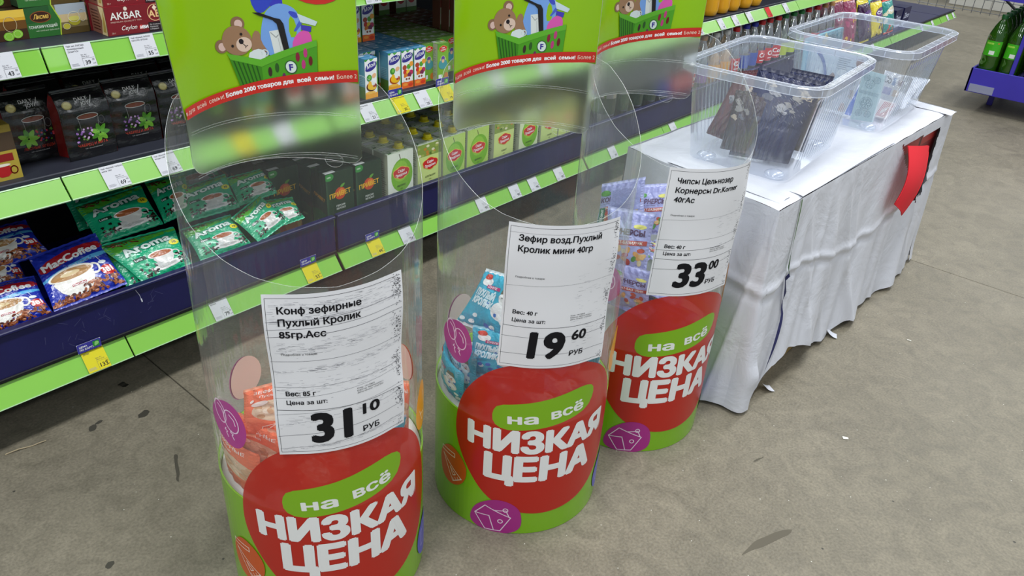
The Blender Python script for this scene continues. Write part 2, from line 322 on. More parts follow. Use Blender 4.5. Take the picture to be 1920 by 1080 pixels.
class Art:
    def __init__(s): s.items = []; s.L = 0
    def tri(s, T, col, L=None):
        if len(T): s.items.append((np.asarray(T, float), col, (s.L if L is None else L) + .03 * (len(s.items) % 30)))
        return s
    def poly(s, p, col, L=None, smooth=0):
        if smooth: p = chaikin(p, smooth)
        t = geometry.tessellate_polygon([[Vector((x, y, 0)) for x, y in p]])
        P = np.array([q[:2] for q in p], float); return s.tri([P[list(i)] for i in t], col, L)
    def rect(s, x0, y0, x1, y1, col, L=None): return s.poly([(x0, y0), (x1, y0), (x1, y1), (x0, y1)], col, L)
    def ell(s, cx, cy, rx, ry, col, L=None, rot=0, n=24):
        c, d = math.cos(rot), math.sin(rot); p = []
        for i in range(n):
            a = 2 * math.pi * i / n; x, y = rx * math.cos(a), ry * math.sin(a); p.append((cx + x * c - y * d, cy + x * d + y * c))
        P = np.array(p); return s.tri([(P[0], P[i], P[i + 1]) for i in range(1, n - 1)], col, L)
    def line(s, pts, w, col, L=None, closed=False):
        P = [np.array(p, float) for p in pts]; P = P + [P[0]] if closed else P; T = []
        for a, b in zip(P[:-1], P[1:]):
            d = b - a; l = np.linalg.norm(d)
            if l < 1e-9: continue
            n = np.array([-d[1], d[0]]) / l * w / 2; e = d / l * w * 0.3
            T += [(a - n - e, b - n + e, b + n + e), (a - n - e, b + n + e, a + n - e)]
        return s.tri(T, col, L)
    def ring(s, cx, cy, rx, ry, w, col, L=None, a0=0, a1=360, n=28, rot=0):
        c, d = math.cos(rot), math.sin(rot)
        p = []
        for i in range(n + 1):
            a = R(a0 + (a1 - a0) * i / n); x, y = rx * math.cos(a), ry * math.sin(a); p.append((cx + x * c - y * d, cy + x * d + y * c))
        return s.line(p, w, col, L)
    def text(s, st, x, y, h, col, L=None, bold=0.0, shear=0.0, rot=0.0, w=None, align='l', warp=None):
        t0 = text_tris(st, 0)
        if not len(t0): return s
        X0 = t0[..., 0].min(); X1 = t0[..., 0].max(); n = 0 if not bold else (8 if bold > .03 else 4)
        offs = [(0, 0)] + [(bold * math.cos(6.2832 * i / n + .4), bold * math.sin(6.2832 * i / n + .4) * .8) for i in range(n)]
        for dx, dy in offs:
            t = t0 + np.array([dx, dy]); x0, x1 = X0 - bold, X1 + bold; k = h / 0.73; t[..., 0] -= x0; kx = (w / (x1 - x0)) if w else k
            t[..., 0] *= kx; t[..., 1] *= k; wd = (x1 - x0) * kx
            t[..., 0] += t[..., 1] * shear
            if align == 'c': t[..., 0] -= wd / 2
            if align == 'r': t[..., 0] -= wd
            if warp: t = warp(t)
            c, d = math.cos(rot), math.sin(rot); X = t[..., 0] * c - t[..., 1] * d + x; Y = t[..., 0] * d + t[..., 1] * c + y
            s.tri(np.stack([X, Y], -1), col, L)
        return s
    def paste(s, A, x=0, y=0, sx=1, sy=None, rot=0, dL=0):
        sy = sx if sy is None else sy; c, d = math.cos(rot), math.sin(rot)
        for t, col, L in A.items:
            X = t[..., 0] * sx; Y = t[..., 1] * sy; s.items.append((np.stack([X * c - Y * d + x, X * d + Y * c + y], -1), col, L + dL))
        return s
    def clip(s, x0, y0, x1, y1):
        out = []
        for t, col, L in s.items:
            lo = t.min(1); hi = t.max(1); ins = (lo[:, 0] >= x0 - 1e-9) & (lo[:, 1] >= y0 - 1e-9) & (hi[:, 0] <= x1 + 1e-9) & (hi[:, 1] <= y1 + 1e-9)
            keep = list(t[ins]); miss = (hi[:, 0] <= x0) | (hi[:, 1] <= y0) | (lo[:, 0] >= x1) | (lo[:, 1] >= y1)
            for q in t[~ins & ~miss]:
                P = [tuple(v) for v in q]
                for ax, lim, sg in ((0, x0, 1), (0, x1, -1), (1, y0, 1), (1, y1, -1)):
                    Q = []
                    for i in range(len(P)):
                        a, b = P[i], P[(i + 1) % len(P)]; da, db = sg * (a[ax] - lim), sg * (b[ax] - lim)
                        if da >= 0: Q.append(a)
                        if (da >= 0) != (db >= 0):
                            k = da / (da - db); Q.append((a[0] + k * (b[0] - a[0]), a[1] + k * (b[1] - a[1])))
                    P = Q
                    if not P: break
                for i in range(1, len(P) - 1): keep.append(np.array([P[0], P[i], P[i + 1]]))
            if keep: out.append((np.array(keep), col, L))
        s.items = out; return s

# ---------------------------------------------------------------- things, parts, copies
def props(o, label=None, cat=None, group=None, kind=None):
    for k, v in (('label', label), ('category', cat), ('group', group), ('kind', kind)):
        if v: o[k] = v
    return o
ORG = {}
def empty(name, loc, label, cat, group=None):
    o = bpy.data.objects.new(name, None); COL.objects.link(o); o.location = loc; o.empty_display_size = 0.05; ORG[o.name] = tuple(loc); return props(o, label, cat, group)
def obj(name, mb, mats, parent=None, origin=None, **kw):
    og = tuple(origin) if origin else (ORG[parent.name] if parent else (0, 0, 0))
    me = mb.mesh(name, mats, og); o = bpy.data.objects.new(name, me); COL.objects.link(o); ORG[o.name] = og
    if parent: o.parent = parent
    if origin and not parent: o.location = origin
    return props(o, **kw)
class Kind:
    """one kind of thing: a root mesh (or none) with part meshes; put() links an individual"""
    def __init__(s, name, cat, root=None, parts=()): s.name = name; s.cat = cat; s.root = root; s.parts = parts
    def put(s, loc, rot=(0, 0, 0), label='', group=None, scale=None):
        o = bpy.data.objects.new(s.name, s.root); COL.objects.link(o); o.location = loc; o.rotation_euler = rot
        if scale: o.scale = scale
        props(o, label, s.cat, group)
        for p in s.parts:
            c = bpy.data.objects.new(p[0], p[1]); COL.objects.link(c); c.parent = o
            if len(p) > 2 and p[2]: c['label'] = p[2]
            for q in (p[3] if len(p) > 3 else ()):
                d = bpy.data.objects.new(q[0], q[1]); COL.objects.link(d); d.parent = c
        return o

# ================================================================ floor: concrete slabs between recessed joints
b = MB(); b.box((-6, -3, -0.12), (6, 14, -0.004)); fl = obj('floor', b, 'joint', None, kind='structure')
ys = [-3, 0.722, 3.02, 5.46, 8.2, 14]; xs = [-6, 0.9, 6]
for i in range(len(ys) - 1):
    for j in range(len(xs) - 1):
        b = MB(); b.box((xs[j] + 0.003, ys[i] + 0.0016, -0.06), (xs[j + 1] - 0.003, ys[i + 1] - 0.0016, 0), bev=0.001); obj('slab', b, 'floor', fl)
b = MB(); b.box((-6, 13.0, 0), (6, 13.15, 4.2)); obj('wall_back', b, 'pulp', None, kind='structure')
cr = MB()
pts = []
for i in range(26): pts.append((0.35 + i * 0.11 - 0.0, 2.2 + 0.5 * i * 0.09 + random.uniform(-0.02, 0.02), 0.0002))
cr.tube(pts, 0.0012, 4); obj('hairline_crack', cr, 'joint', fl)

# ================================================================ price tags
def tag_art(name_lines, rub, kop, w, h, bg='#f1f0ee', extra=None):
    a = Art(); a.rect(0, 0, w, h, bg, 0)
    for i, t in enumerate(name_lines): a.text(t, w * 0.06, h * (0.86 - 0.11 * i), h * 0.068, '#3a3a42', 1, bold=0.01)
    a.text('Вес: 40 г', w * 0.50, h * 0.48, h * 0.045, '#55555c', 1); a.text('Цена за шт', w * 0.50, h * 0.41, h * 0.045, '#55555c', 1)
    a.line([(w * 0.5, h * 0.04), (w * 0.5, h * 0.36), (w * 0.97, h * 0.36)], w * 0.008, '#55555c', 1)
    a.text(rub, w * 0.58, h * 0.10, h * 0.17, '#1d1d22', 1, bold=0.02); a.text(kop, w * 0.86, h * 0.24, h * 0.07, '#1d1d22', 1); a.text('руб', w * 0.86, h * 0.10, h * 0.05, '#1d1d22', 1)
    for i in range(4): a.rect(w * 0.06, h * (0.08 + 0.03 * i), w * (0.30 + 0.1 * random.random()), h * (0.09 + 0.03 * i), '#9a9aa2', 1)
    return a
def tag_mesh(a, w, h):
    m = MB(); m.box((-0.0006, -w / 2, -h / 2), (0, w / 2, h / 2), '#cfcfd4')
    m.art(a, lambda p, o: np.stack([o, p[:, 0] - w / 2, p[:, 1] - h / 2], 1), 0.0002, 0.0002); return m.mesh('price_tag', 'matte')
TW, TH = 0.052, 0.058
def add_tag(parent, x, y, z, art, w=TW, h=TH, tilt=0, promo=False, roll=0, nm='price_tag', label=None):
    o = bpy.data.objects.new(nm, tag_mesh(art, w, h)); COL.objects.link(o); o.parent = parent; og = ORG[parent.name]
    o.location = (x - og[0], y - og[1], z - og[2]); o.rotation_euler = (roll, tilt, 0)
    if label: o['label'] = label
def card_art(w=0.055, h=0.024):
    a = Art(); a.poly([(0.002, 0), (w - 0.002, 0), (w, 0.003), (w, h - 0.003), (w - 0.003, h), (0.003, h), (0, h - 0.003), (0, 0.003)], '#3d3a9a', 0)
    a.text('ЦЕНА', 0.005, 0.013, 0.005, '#ffffff', 1, bold=0.02); a.text('ПО КАРТЕ', 0.005, 0.005, 0.005, '#ffffff', 1, bold=0.02)
    a.rect(0.036, 0.005, 0.051, 0.02, '#2f8f3a', 1); a.poly([(0.039, 0.006), (0.05, 0.01), (0.05, 0.017), (0.041, 0.019)], '#8fd07a', 2, 1); return a

# ================================================================ shelving bays
XR = -1.70
RAILS = {'low': (0.143, 0.213), 'mid': (0.578, 0.640)}
edges = [0.02, 1.272, 2.52, 3.77, 5.02, 6.27, 7.52, 7.97]
TAGS = {  # bay index: [(y, level, name lines, rubles, kopecks, kind)]
 0: [(0.509, 'top', ['Чай чёрный', '25пак'], '43', '50', 'w'), (0.655, 'top', ['Чай зел ЛИСМА', 'тонизирующий', '25пак*1,5г'], '39', '50', 'w'), (0.788, 'top', ['Чай чёрный АКБАР', 'CEYLON 25*2пак'], '55', '50', 'w'),
     (0.676, 'mid', ['Чай чёрный Чабрец', 'мята 100г'], '69', '90', 'w'), (0.798, 'mid', ['Чай чёрный Лесные', 'ягоды 100г'], '69', '90', 'w'), (0.39, 'mid', ['Чай чёрный', 'листовой'], '59', '90', 'w'),
     (1.12, 'mid', ['Чай зелёный', '100г'], '64', '90', 'w'), (1.0, 'mid', ['Кофе', '100г'], '89', '90', 'y'),
     (0.543, 'low', ['Кофейный нап 3в1', '20пак'], '133', '00', 'yc'), (0.874, 'low', ['Кофе напиток', 'арома'], '79', '00', 'w'), (1.169, 'low', ['Нектар 0,95л'], '53', '00', 'yc')],
 1: [(1.402, 'mid', ['Нектар МОЙ', '0,2л'], '21', '50', 'w'), (1.522, 'mid', ['Нектар МОЙ мульти', '0,2л'], '20', '50', 'yc'), (1.614, 'mid', ['Сок 0,2л'], '20', '50', 'w'), (1.715, 'mid', ['Сок 0,2л'], '19', '50', 'yc'), (1.95, 'mid', ['Сок яблоко'], '22', '50', 'w'), (2.2, 'mid', ['Сок томат'], '22', '50', 'w'),
     (1.41, 'low', ['Нектар ПРИВЕТ', '0,95л'], '49', '00', 'yc'), (1.54, 'low', ['Сок 1л'], '99', '00', 'w'), (1.9, 'low', ['Сок яблоко 1л'], '99', '00', 'w'), (2.077, 'low', ['Сок томат 1л'], '99', '00', 'w'), (2.186, 'low', ['Сок ананас 1л'], '99', '00', 'w'), (2.343, 'low', ['Сок 1л'], '99', '00', 'w'), (1.42, 'top', ['Сок 0,2л'], '23', '00', 'w'), (2.0, 'top', ['Сок 0,2л'], '23', '00', 'w')],
 2: [(2.713, 'low', ['Вода 1,5л'], '39', '00', 'w'), (3.208, 'low', ['Лимонад'], '45', '00', 'w'), (3.51, 'mid', ['Напиток'], '39', '00', 'w'), (3.651, 'mid', ['Напиток'], '39', '00', 'w'), (3.3, 'mid', ['Напиток'], '45', '00', 'w')],
 3: [(4.013, 'mid', ['АКЦИЯ'], '35', '00', 'r'), (4.222, 'mid', ['Напиток'], '39', '00', 'w'), (3.80, 'mid', ['Напиток'], '39', '00', 'w'), (4.2, 'low', ['Кола'], '59', '00', 'w'), (4.7, 'low', ['Лимонад'], '59', '00', 'w')],
 4: [(5.4, 'low', ['Чипсы'], '79', '00', 'w'), (5.9, 'low', ['Чипсы'], '79', '00', 'w')],
 5: [(7.008, 'low', ['Снеки'], '45', '00', 'w'), (7.293, 'low', ['Снеки'], '45', '00', 'w')],
 6: [(7.725, 'low', ['Снеки'], '45', '00', 'w'), (7.90, 'low', ['Снеки'], '45', '00', 'w')]}
wheres = ['nearest shelving bay at the left edge, holding tea boxes, black tea pouches and coffee packs', 'second shelving bay, packed with small juice boxes and litre juice cartons', 'third shelving bay, behind the rearmost dump bin tube', 'fourth shelving bay, with the row of capped soda bottles', 'fifth shelving bay, with bright snack packets on its low deck', 'sixth shelving bay with an empty dark low deck, far behind the white table', 'short last shelving section at the far end of the row, beside the wire trolley']
BAY = []
TILT = {'low': (-.036, .046), 'mid': (-.035, .040), 'top': (-.018, .044)}     # price rails lean back at the top
def tilt_slab(b, y0, y1, x, z, dx, dz, th):
    L = math.hypot(dx, dz); nx, nz = dz / L * th, -dx / L * th; V = []
    for yy in (y0, y1): V += [(x, yy, z), (x + dx, yy, z + dz), (x + dx - nx, yy, z + dz - nz), (x - nx, yy, z - nz)]
    b.add(V, Q=[(0, 4, 5, 1), (1, 5, 6, 2), (2, 6, 7, 3), (3, 7, 4, 0), (0, 1, 2, 3), (7, 6, 5, 4)])
def shelving(i):
    y0, y1 = edges[i], edges[i + 1]; w = y1 - y0
    t = empty('shelving_bay', (-2.0, (y0 + y1) / 2, 0), wheres[i], 'shelving', 'green-railed shelving bays along the aisle'); BAY.append(t)
    b = MB(); b.box((-2.36, y0 + .004, 0.0), (-2.33, y1 - .004, 1.75)); obj('back_panel', b, 'black', t)
    b = MB(); b.box((-2.33, y0 + .004, 0.0), (-2.02, y1 - .004, 0.125)); obj('kick_plate', b, 'navy_dark', t)
    for yy in (y0 + 0.004, y1 - 0.034):
        b = MB(); b.box((-2.34, yy, 0), (-2.30, yy + 0.03, 1.80)); obj('upright', b, 'navy_dark', t)
    b = MB(); b.box((-2.32, y0 + .003, 0.17), (XR - 0.040, y1 - .003, 0.20), bev=0.003); b.box((-2.30, y0 + .02, 0.12), (-1.98, y1 - .02, 0.17)); obj('base_deck', b, 'navy', t)
    if i <= 5 or True:
        b = MB(); b.box((XR - 0.035, y0 + .004, 0.195), (XR - 0.028, y1 - .004, 0.312)); b.box((XR - 0.037, y0 + .004, 0.306), (XR - 0.018, y1 - .004, 0.314), bev=.002); b.box((XR - 0.037, y0 + .004, 0.200), (XR - 0.024, y0 + .008, 0.31))
        if i < 4: obj('basket_front', b, 'navy', t)
    b = MB(); b.box((XR - 0.038, y0 + .003, 0.1895), (XR - 0.024, y1 - .003, 0.200), bev=.002); obj('seal_strip', b, 'rubber', t)
    rails = dict(RAILS); top = 0.848 if i == 0 else 0.898; rails['top'] = (top, top + 0.051)
    if i >= 4: rails = {'low': RAILS['low']}
    if i == 4: pass
    for lv, (z0, z1) in rails.items():
        if lv != 'low':
            zd = z1 - 0.006 if lv == 'top' else 0.627
            b = MB(); b.box((-2.30 if lv == 'mid' else -2.28, y0 + .004, zd - 0.022), (XR - (0.040 if lv == 'mid' else 0.021), y1 - .004, zd), bev=0.002)
            for yy in (y0 + 0.03, y1 - 0.036): b.box((-2.30, yy, zd - 0.07), (-1.78, yy + 0.006, zd - 0.022))
            obj('shelf_deck', b, 'navy_dark', t)
        mid = (y0 + y1) / 2 - (0.075 if (i == 0 and lv == 'mid') else (0.06 if i == 0 and lv == 'top' else 0.02))
        segs = ((y0 + .006, mid - .002), (mid + .002, y1 - .006)) if w > 0.8 else ((y0 + .006, y1 - .006),)
        for a_, c_ in segs:
            dx, dz = TILT[lv]; b = MB(); tilt_slab(b, a_, c_, XR, z0, dx, dz, .005); r_ = obj('price_rail', b, 'rail', t)
            b = MB(); tilt_slab(b, a_, c_, XR + dx * .985 + .002, z0 + dz * .985, dx * .05, dz * .05, .005); tilt_slab(b, a_, c_, XR + .002, z0 - .001, dx * .04, dz * .04, .005); obj('rail_lip', b, 'rail_edge', r_)
    for (y, lv, nm, rub, kop, kd) in TAGS.get(i, []):
        z0, z1 = rails[lv]; dx, dz = TILT[lv]; L_ = math.hypot(dx, dz); hh = L_ + .001; ty = math.atan2(dx, dz); nx, nz = dz / L_, -dx / L_; bg = {'w': '#cfcfd4', 'y': '#d3c62a', 'r': '#c83430'}[kd[0]]
        add_tag(t, XR + dx / 2 + .0028 * nx, y, z0 + dz / 2 + .0028 * nz, tag_art(nm, rub, kop, TW, hh, bg), TW, hh, tilt=ty, roll=random.uniform(-.02, .03), label=None if kd == 'w' else {'y': 'yellow price tag', 'r': 'red price tag'}[kd[0]])
        if 'c' in kd: add_tag(t, XR - (.024 if lv == 'low' else .032), y - 0.004, z0 + dz + .013, card_art(), 0.055, 0.024, nm='promo_tag', label='blue tag reading ЦЕНА ПО КАРТЕ')
    return t
for i in range(7): shelving(i)
# scuffs on the first basket front
b = MB()
sc = Art()
for k in range(26):
    y = random.uniform(0.45, 0.72); z = random.uniform(0.225, 0.295); d = random.uniform(-.02, .02); sc.line([(y, z), (y + d, z + random.uniform(-.02, .02))], 0.0006, '#55567f', 0)
sc.line([(0.672, 0.30), (0.679, 0.283), (0.681, 0.266)], 0.0012, '#b9b9cc', 0); sc.line([(0.681, 0.272), (0.682, 0.264)], 0.003, '#d8d8e4', 0)
b.art(sc, lambda p, o: np.stack([XR - 0.028 + o, p[:, 0], p[:, 1]], 1)); obj('scuff_marks', b, 'matte', BAY[0])

# ================================================================ packaging: cartons and boxes
def leaf(a, x, y, l, w, rot, col, L):
    p = [(0, 0), (l * .3, w * .5), (l * .7, w * .4), (l, 0), (l * .7, -w * .4), (l * .3, -w * .5)]; c, s = math.cos(rot), math.sin(rot)
    a.poly([(x + u * c - v * s, y + u * s + v * c) for u, v in p], col, L, 1)
def carton_mesh(w, d, h, front, side=None, top=None, body='#ffffff', topc=None, bev=0.0015):
    """box standing at origin: front face at x=0 looking +X, width along Y, goes back to -d"""
    m = MB(); m.box((-d, -w / 2, 0), (0, w / 2, h), body, bev=bev)
    if front: front.clip(0, 0, w, h); m.art(front, lambda p, o: np.stack([o, p[:, 0] - w / 2, p[:, 1]], 1), 0.0002, 0.00015)
    if side:
        side.clip(0, 0, d, h); m.art(side, lambda p, o: np.stack([p[:, 0] - d, -w / 2 - o, p[:, 1]], 1), 0.0002, 0.00015)
    if top: top.clip(0, 0, w, d); m.art(top, lambda p, o: np.stack([-p[:, 1], p[:, 0] - w / 2, h + o], 1), 0.0002, 0.00015)
    return m
def moy_front(v, w=.047, h=.114):
    a = Art(); a.rect(0, 0, w, h, '#f2f3f3', 0); a.poly([(0, h), (w * .35, h), (w * .1, h * .93), (0, h * .95)], '#3f9a3a', 1); a.poly([(w * .3, h), (w * .8, h), (w * .5, h * .92)], '#5aae45', 1); a.rect(0, h * .985, w, h, '#3f8fc0', 1)
    a.ell(w * .5, h * .80, w * .46, h * .105, '#37308f', 2, rot=0.35); a.ell(w * .30, h * .735, w * .26, h * .05, '#37308f', 2, rot=0.1)
    a.text('Мой', w * .18, h * .745, h * .10, '#ffffff', 3, bold=.01, shear=.25, rot=0.22, w=w * .66)
    a.rect(w * .94, 0, w, h * .9, '#6fb845', 1)
    if v == 0:
        a.ell(w * .33, h * .52, w * .20, h * .085, '#3f8f2c', 3); a.ell(w * .36, h * .53, w * .1, h * .05, '#7cc04a', 4); a.ell(w * .72, h * .56, w * .17, h * .055, '#f0b98a', 3, rot=.5)
        a.poly([(w * .3, h * .45), (w * .5, h * .42), (w * .5, h * .33), (w * .9, h * .28), (w * .75, h * .2), (w * .3, h * .22), (w * .15, h * .3), (w * .25, h * .38)], '#f7c11c', 4, 2)
        a.ring(w * .5, h * .30, w * .36, h * .10, w * .1, '#e8722c', 3, 140, 390); a.rect(0, 0, w, h * .13, '#f3a62b', 1); a.ell(w * .4, h * .15, w * .4, h * .035, '#f6bf4f', 2)
        a.ell(w * .7, h * .3, w * .1, h * .03, '#b0402c', 5)
    else:
        for (x, y, c) in ((.25, .55, '#b5482c'), (.6, .56, '#57a22e'), (.82, .62, '#f0a23a'), (.3, .43, '#d0342c'), (.55, .42, '#f7c838'), (.8, .4, '#c23060'), (.35, .33, '#e07b20'), (.65, .34, '#7a2c50')): a.ell(w * x, h * y, w * .17, h * .065, c, 3)
        a.ell(w * .5, h * .23, w * .34, h * .07, '#f4f0ea', 4); a.ell(w * .4, h * .24, w * .08, h * .03, '#8a4a3a', 5); a.ell(w * .62, h * .24, w * .08, h * .03, '#8a4a3a', 5)
        a.rect(0, 0, w, h * .17, '#ee6a28', 1); a.ell(w * .3, h * .1, w * .2, h * .04, '#f59a3a', 2); a.ell(w * .75, h * .08, w * .2, h * .05, '#d9401f', 2)
    return a
def moy_side(d=.038, h=.114):
    a = Art(); a.rect(0, 0, d, h, '#5f9db5', 0); a.rect(0, h * .9, d, h, '#4f93b8', 1); a.rect(0, 0, d, h * .3, '#4a7a30', 1); a.rect(d * .1, h * .35, d * .9, h * .6, '#7db3c6', 1)
    for k in range(5): a.rect(d * .18, h * (.38 + .045 * k), d * .8, h * (.39 + .045 * k), '#3a6b86', 2)
    return a
def small_top(c1, c2, w=.047, d=.038):
    a = Art(); a.rect(0, 0, w, d, c1, 0); a.rect(0, d * .4, w, d * .56, c2, 1); a.ell(w * .7, d * .25, w * .08, w * .08, '#d9e4e8', 2, n=10); a.rect(w * .1, d * .7, w * .5, d * .85, '#d8e6ee', 2); return a
def logo_cloud(a, x, y, w, L):
    for (u, v, r) in ((0, 0, .5), (-.3, .05, .3), (.3, .05, .3), (0, .16, .3), (-.3, -.1, .25), (.3, -.1, .25), (0, -.2, .28)):
        a.ell(x + u * w, y + v * w, r * w * 1.12, r * w * .74, '#f3d24a', L)
    for (u, v, r) in ((0, 0, .5), (-.3, .05, .3), (.3, .05, .3), (0, .16, .3), (-.3, -.1, .25), (.3, -.1, .25), (0, -.2, .28)): a.ell(x + u * w, y + v * w, r * w, r * w * .64, '#cf2a2c', L + 1)
    a.text('Сады', x, y + w * .04, w * .17, '#ffffff', L + 2, bold=.02, rot=.08, align='c', w=w * .5); a.text('Придонья', x, y - w * .2, w * .17, '#ffffff', L + 2, bold=.02, rot=.08, align='c', w=w * .85)
def sady_front(v, w=.106, h=.23):
    a = Art(); bgs = ['#e9efe0', '#cfe08c', '#b9d86a', '#cfe08c', '#dbe8bb', '#c9dc8a']; a.rect(0, 0, w, h, bgs[v], 0)
    if v in (0, 2, 4):
        a.ell(w * .55, h * .66, w * .42, h * .24, '#78b81e', 1); a.ell(w * .5, h * .72, w * .3, h * .15, '#93cb34', 2); a.line([(w * .5, h * .90), (w * .45, h * .97)], w * .02, '#4a3518', 3)
    else:
        a.rect(0, h * .82, w, h, '#8aa04a', 1)
        for k in range(14): a.ell(w * random.random(), h * random.uniform(.84, .99), w * .07, h * .02, random.choice(['#5a7a2c', '#a8b45a', '#c88a3a', '#e6e2c0']), 2, n=8)
    logo_cloud(a, w * .52, h * .70, w * .52, 5)
    word = ['ЯБЛОКО', 'АПЕЛЬСИН', 'ЯБЛОКО', 'ТОМАТ', 'АНАНАС', 'ГРУША'][v]
    a.text(word, w * .52, h * .50, h * .026, '#2c3a12', 5, bold=.01, align='c', rot=.05); a.text('сок', w * .52, h * .455, h * .02, '#2c3a12', 5, align='c', rot=.05)
    if v == 0: a.text('нектар', w * .52, h * .42, h * .018, '#2c3a12', 5, align='c')
    fr = {0: '#4f9a2a', 1: '#e87a1e', 2: '#3f8f2c', 3: '#d0342c', 4: '#c9762a', 5: '#b5b53a'}[v]
    for k in range(6): leaf(a, w * random.uniform(.05, .3), h * random.uniform(.02, .25), w * .3, w * .13, random.uniform(.3, 2.3), random.choice(['#2f7a2a', '#5ca83a', '#1f6a3a']), 3)
    a.ell(w * .25, h * .22, w * .13, h * .075, fr, 4, rot=-.4); a.ell(w * .38, h * .29, w * .10, h * .055, fr, 4, rot=.5)
    a.ell(w * .77, h * .22, w * .21, h * .13, '#2f7a4a', 4); a.ell(w * .77, h * .20, w * .17, h * .11, '#f1f3ee', 5); a.rect(w * .60, h * .0, w * .94, h * .2, '#f1f3ee', 5)
    for k, tx in enumerate(('НАШ', 'САД', 'НАШ', 'СОК')): a.text(tx, w * .77, h * (.235 - .034 * k), h * .02, '#2b3b33', 6, bold=.02, align='c')
    return a
def sady_side(d=.068, h=.23):
    a = Art(); a.rect(0, 0, d, h, '#b7bda2', 0)
    for k in range(26): a.rect(d * .12, h * (.1 + .031 * k), d * random.uniform(.6, .9), h * (.11 + .031 * k), '#7b8468', 1)
    return a
def leafy_top(w, d, base='#cdd8c2'):
    a = Art(); a.rect(0, 0, w, d, base, 0)
    for k in range(34): leaf(a, w * random.random(), d * random.random(), w * .12, w * .05, random.uniform(0, 6), random.choice(['#4f8a3c', '#2f6a34', '#e8eee2', '#86b06a', '#b9cdb0']), 1 + k % 2)
    a.rect(0, d * .46, w, d * .54, '#dfe6d8', 3); a.rect(w * .08, d * .62, w * .42, d * .9, '#e9ebee', 3); return a
def privet_front(w=.1, h=.227):
    a = Art(); a.rect(0, 0, w, h, '#1d3a26', 0); a.rect(0, 0, w * .06, h, '#2a4a32', 1); a.rect(w * .2, 0, w * .95, h, '#17331f', 1)
    a.ell(w * .12, h * .955, w * .17, h * .05, '#2f8a3a', 2); a.text('100%', w * .12, h * .945, h * .022, '#e8f0e4', 3, bold=.02, align='c')
    a.ell(w * .5, h * .70, w * .2, h * .085, '#c3401c', 2); a.ell(w * .54, h * .715, w * .12, h * .05, '#e0702a', 3); leaf(a, w * .5, h * .78, w * .22, w * .09, .5, '#5fa032', 3)
    a.text('ПРИВЕТ', w * .5, h * .665, h * .065, '#e9b81e', 5, bold=.03, rot=.06, align='c', w=w * .78); a.text('ПЕРСИК', w * .5, h * .52, h * .026, '#e8ebe4', 4, align='c', bold=.01); a.text('ЯБЛОКО', w * .5, h * .48, h * .026, '#e8ebe4', 4, align='c', bold=.01)
    a.ell(w * .42, h * .20, w * .44, h * .19, '#9ab04a', 2); a.ell(w * .60, h * .18, w * .42, h * .18, '#d8754a', 3); a.ell(w * .66, h * .2, w * .28, h * .13, '#e89a5a', 4); a.poly([(w * .8, h * .1), (w * .86, h * .36), (w * .93, h * .3), (w, h * .12)], '#f0c878', 5, 1)
    a.line([(w * .1, h * .30), (w * .18, h * .26)], w * .02, '#2a1a10', 5); return a
def privet_side(d=.07, h=.227):
    a = Art(); a.rect(0, 0, d, h, '#25332a', 0); a.text('ПРИВЕТ', d * .5, h * .64, h * .045, '#c88a22', 2, bold=.03, rot=-.25, align='c', w=d * .75); a.rect(0, 0, d * .9, h * .45, '#1d4a2a', 1); a.ell(d * .4, h * .43, d * .4, h * .05, '#1d4a2a', 1); a.rect(d * .3, h * .3, d * .6, h * .33, '#6a8a5a', 2); return a
def small_green_front(w=.047, h=.114):
    a = Art(); a.rect(0, 0, w, h, '#7fb23a', 0); a.rect(0, h * .86, w, h, '#5f9a2c', 1); logo_cloud(a, w * .5, h * .86, w * .56, 5)
    a.ell(w * .5, h * .5, w * .3, h * .18, '#b8cf86', 2); a.ell(w * .5, h * .44, w * .4, h * .13, '#4f9aa0', 3); a.rect(w * .1, h * .06, w * .4, h * .17, '#eceff0', 3); a.ell(w * .8, h * .12, w * .18, h * .09, '#d07a2c', 3); a.ell(w * .5, h * .6, w * .16, h * .06, '#6a4aa0', 3)
    a.ell(w * .5, h * .53, w * .12, h * .05, '#e5b896', 4); return a
def small_red_front(w=.047, h=.114):
    a = Art(); a.rect(0, 0, w, h, '#dfe6d0', 0); a.rect(0, h * .6, w, h, '#a83a38', 1); a.ell(w * .5, h * .45, w * .42, h * .2, '#c2242c', 2); logo_cloud(a, w * .5, h * .85, w * .56, 5); leaf(a, w * .5, h * .62, w * .3, w * .12, .4, '#3f8a2c', 4); a.rect(0, 0, w, h * .14, '#5a8a3a', 2); return a
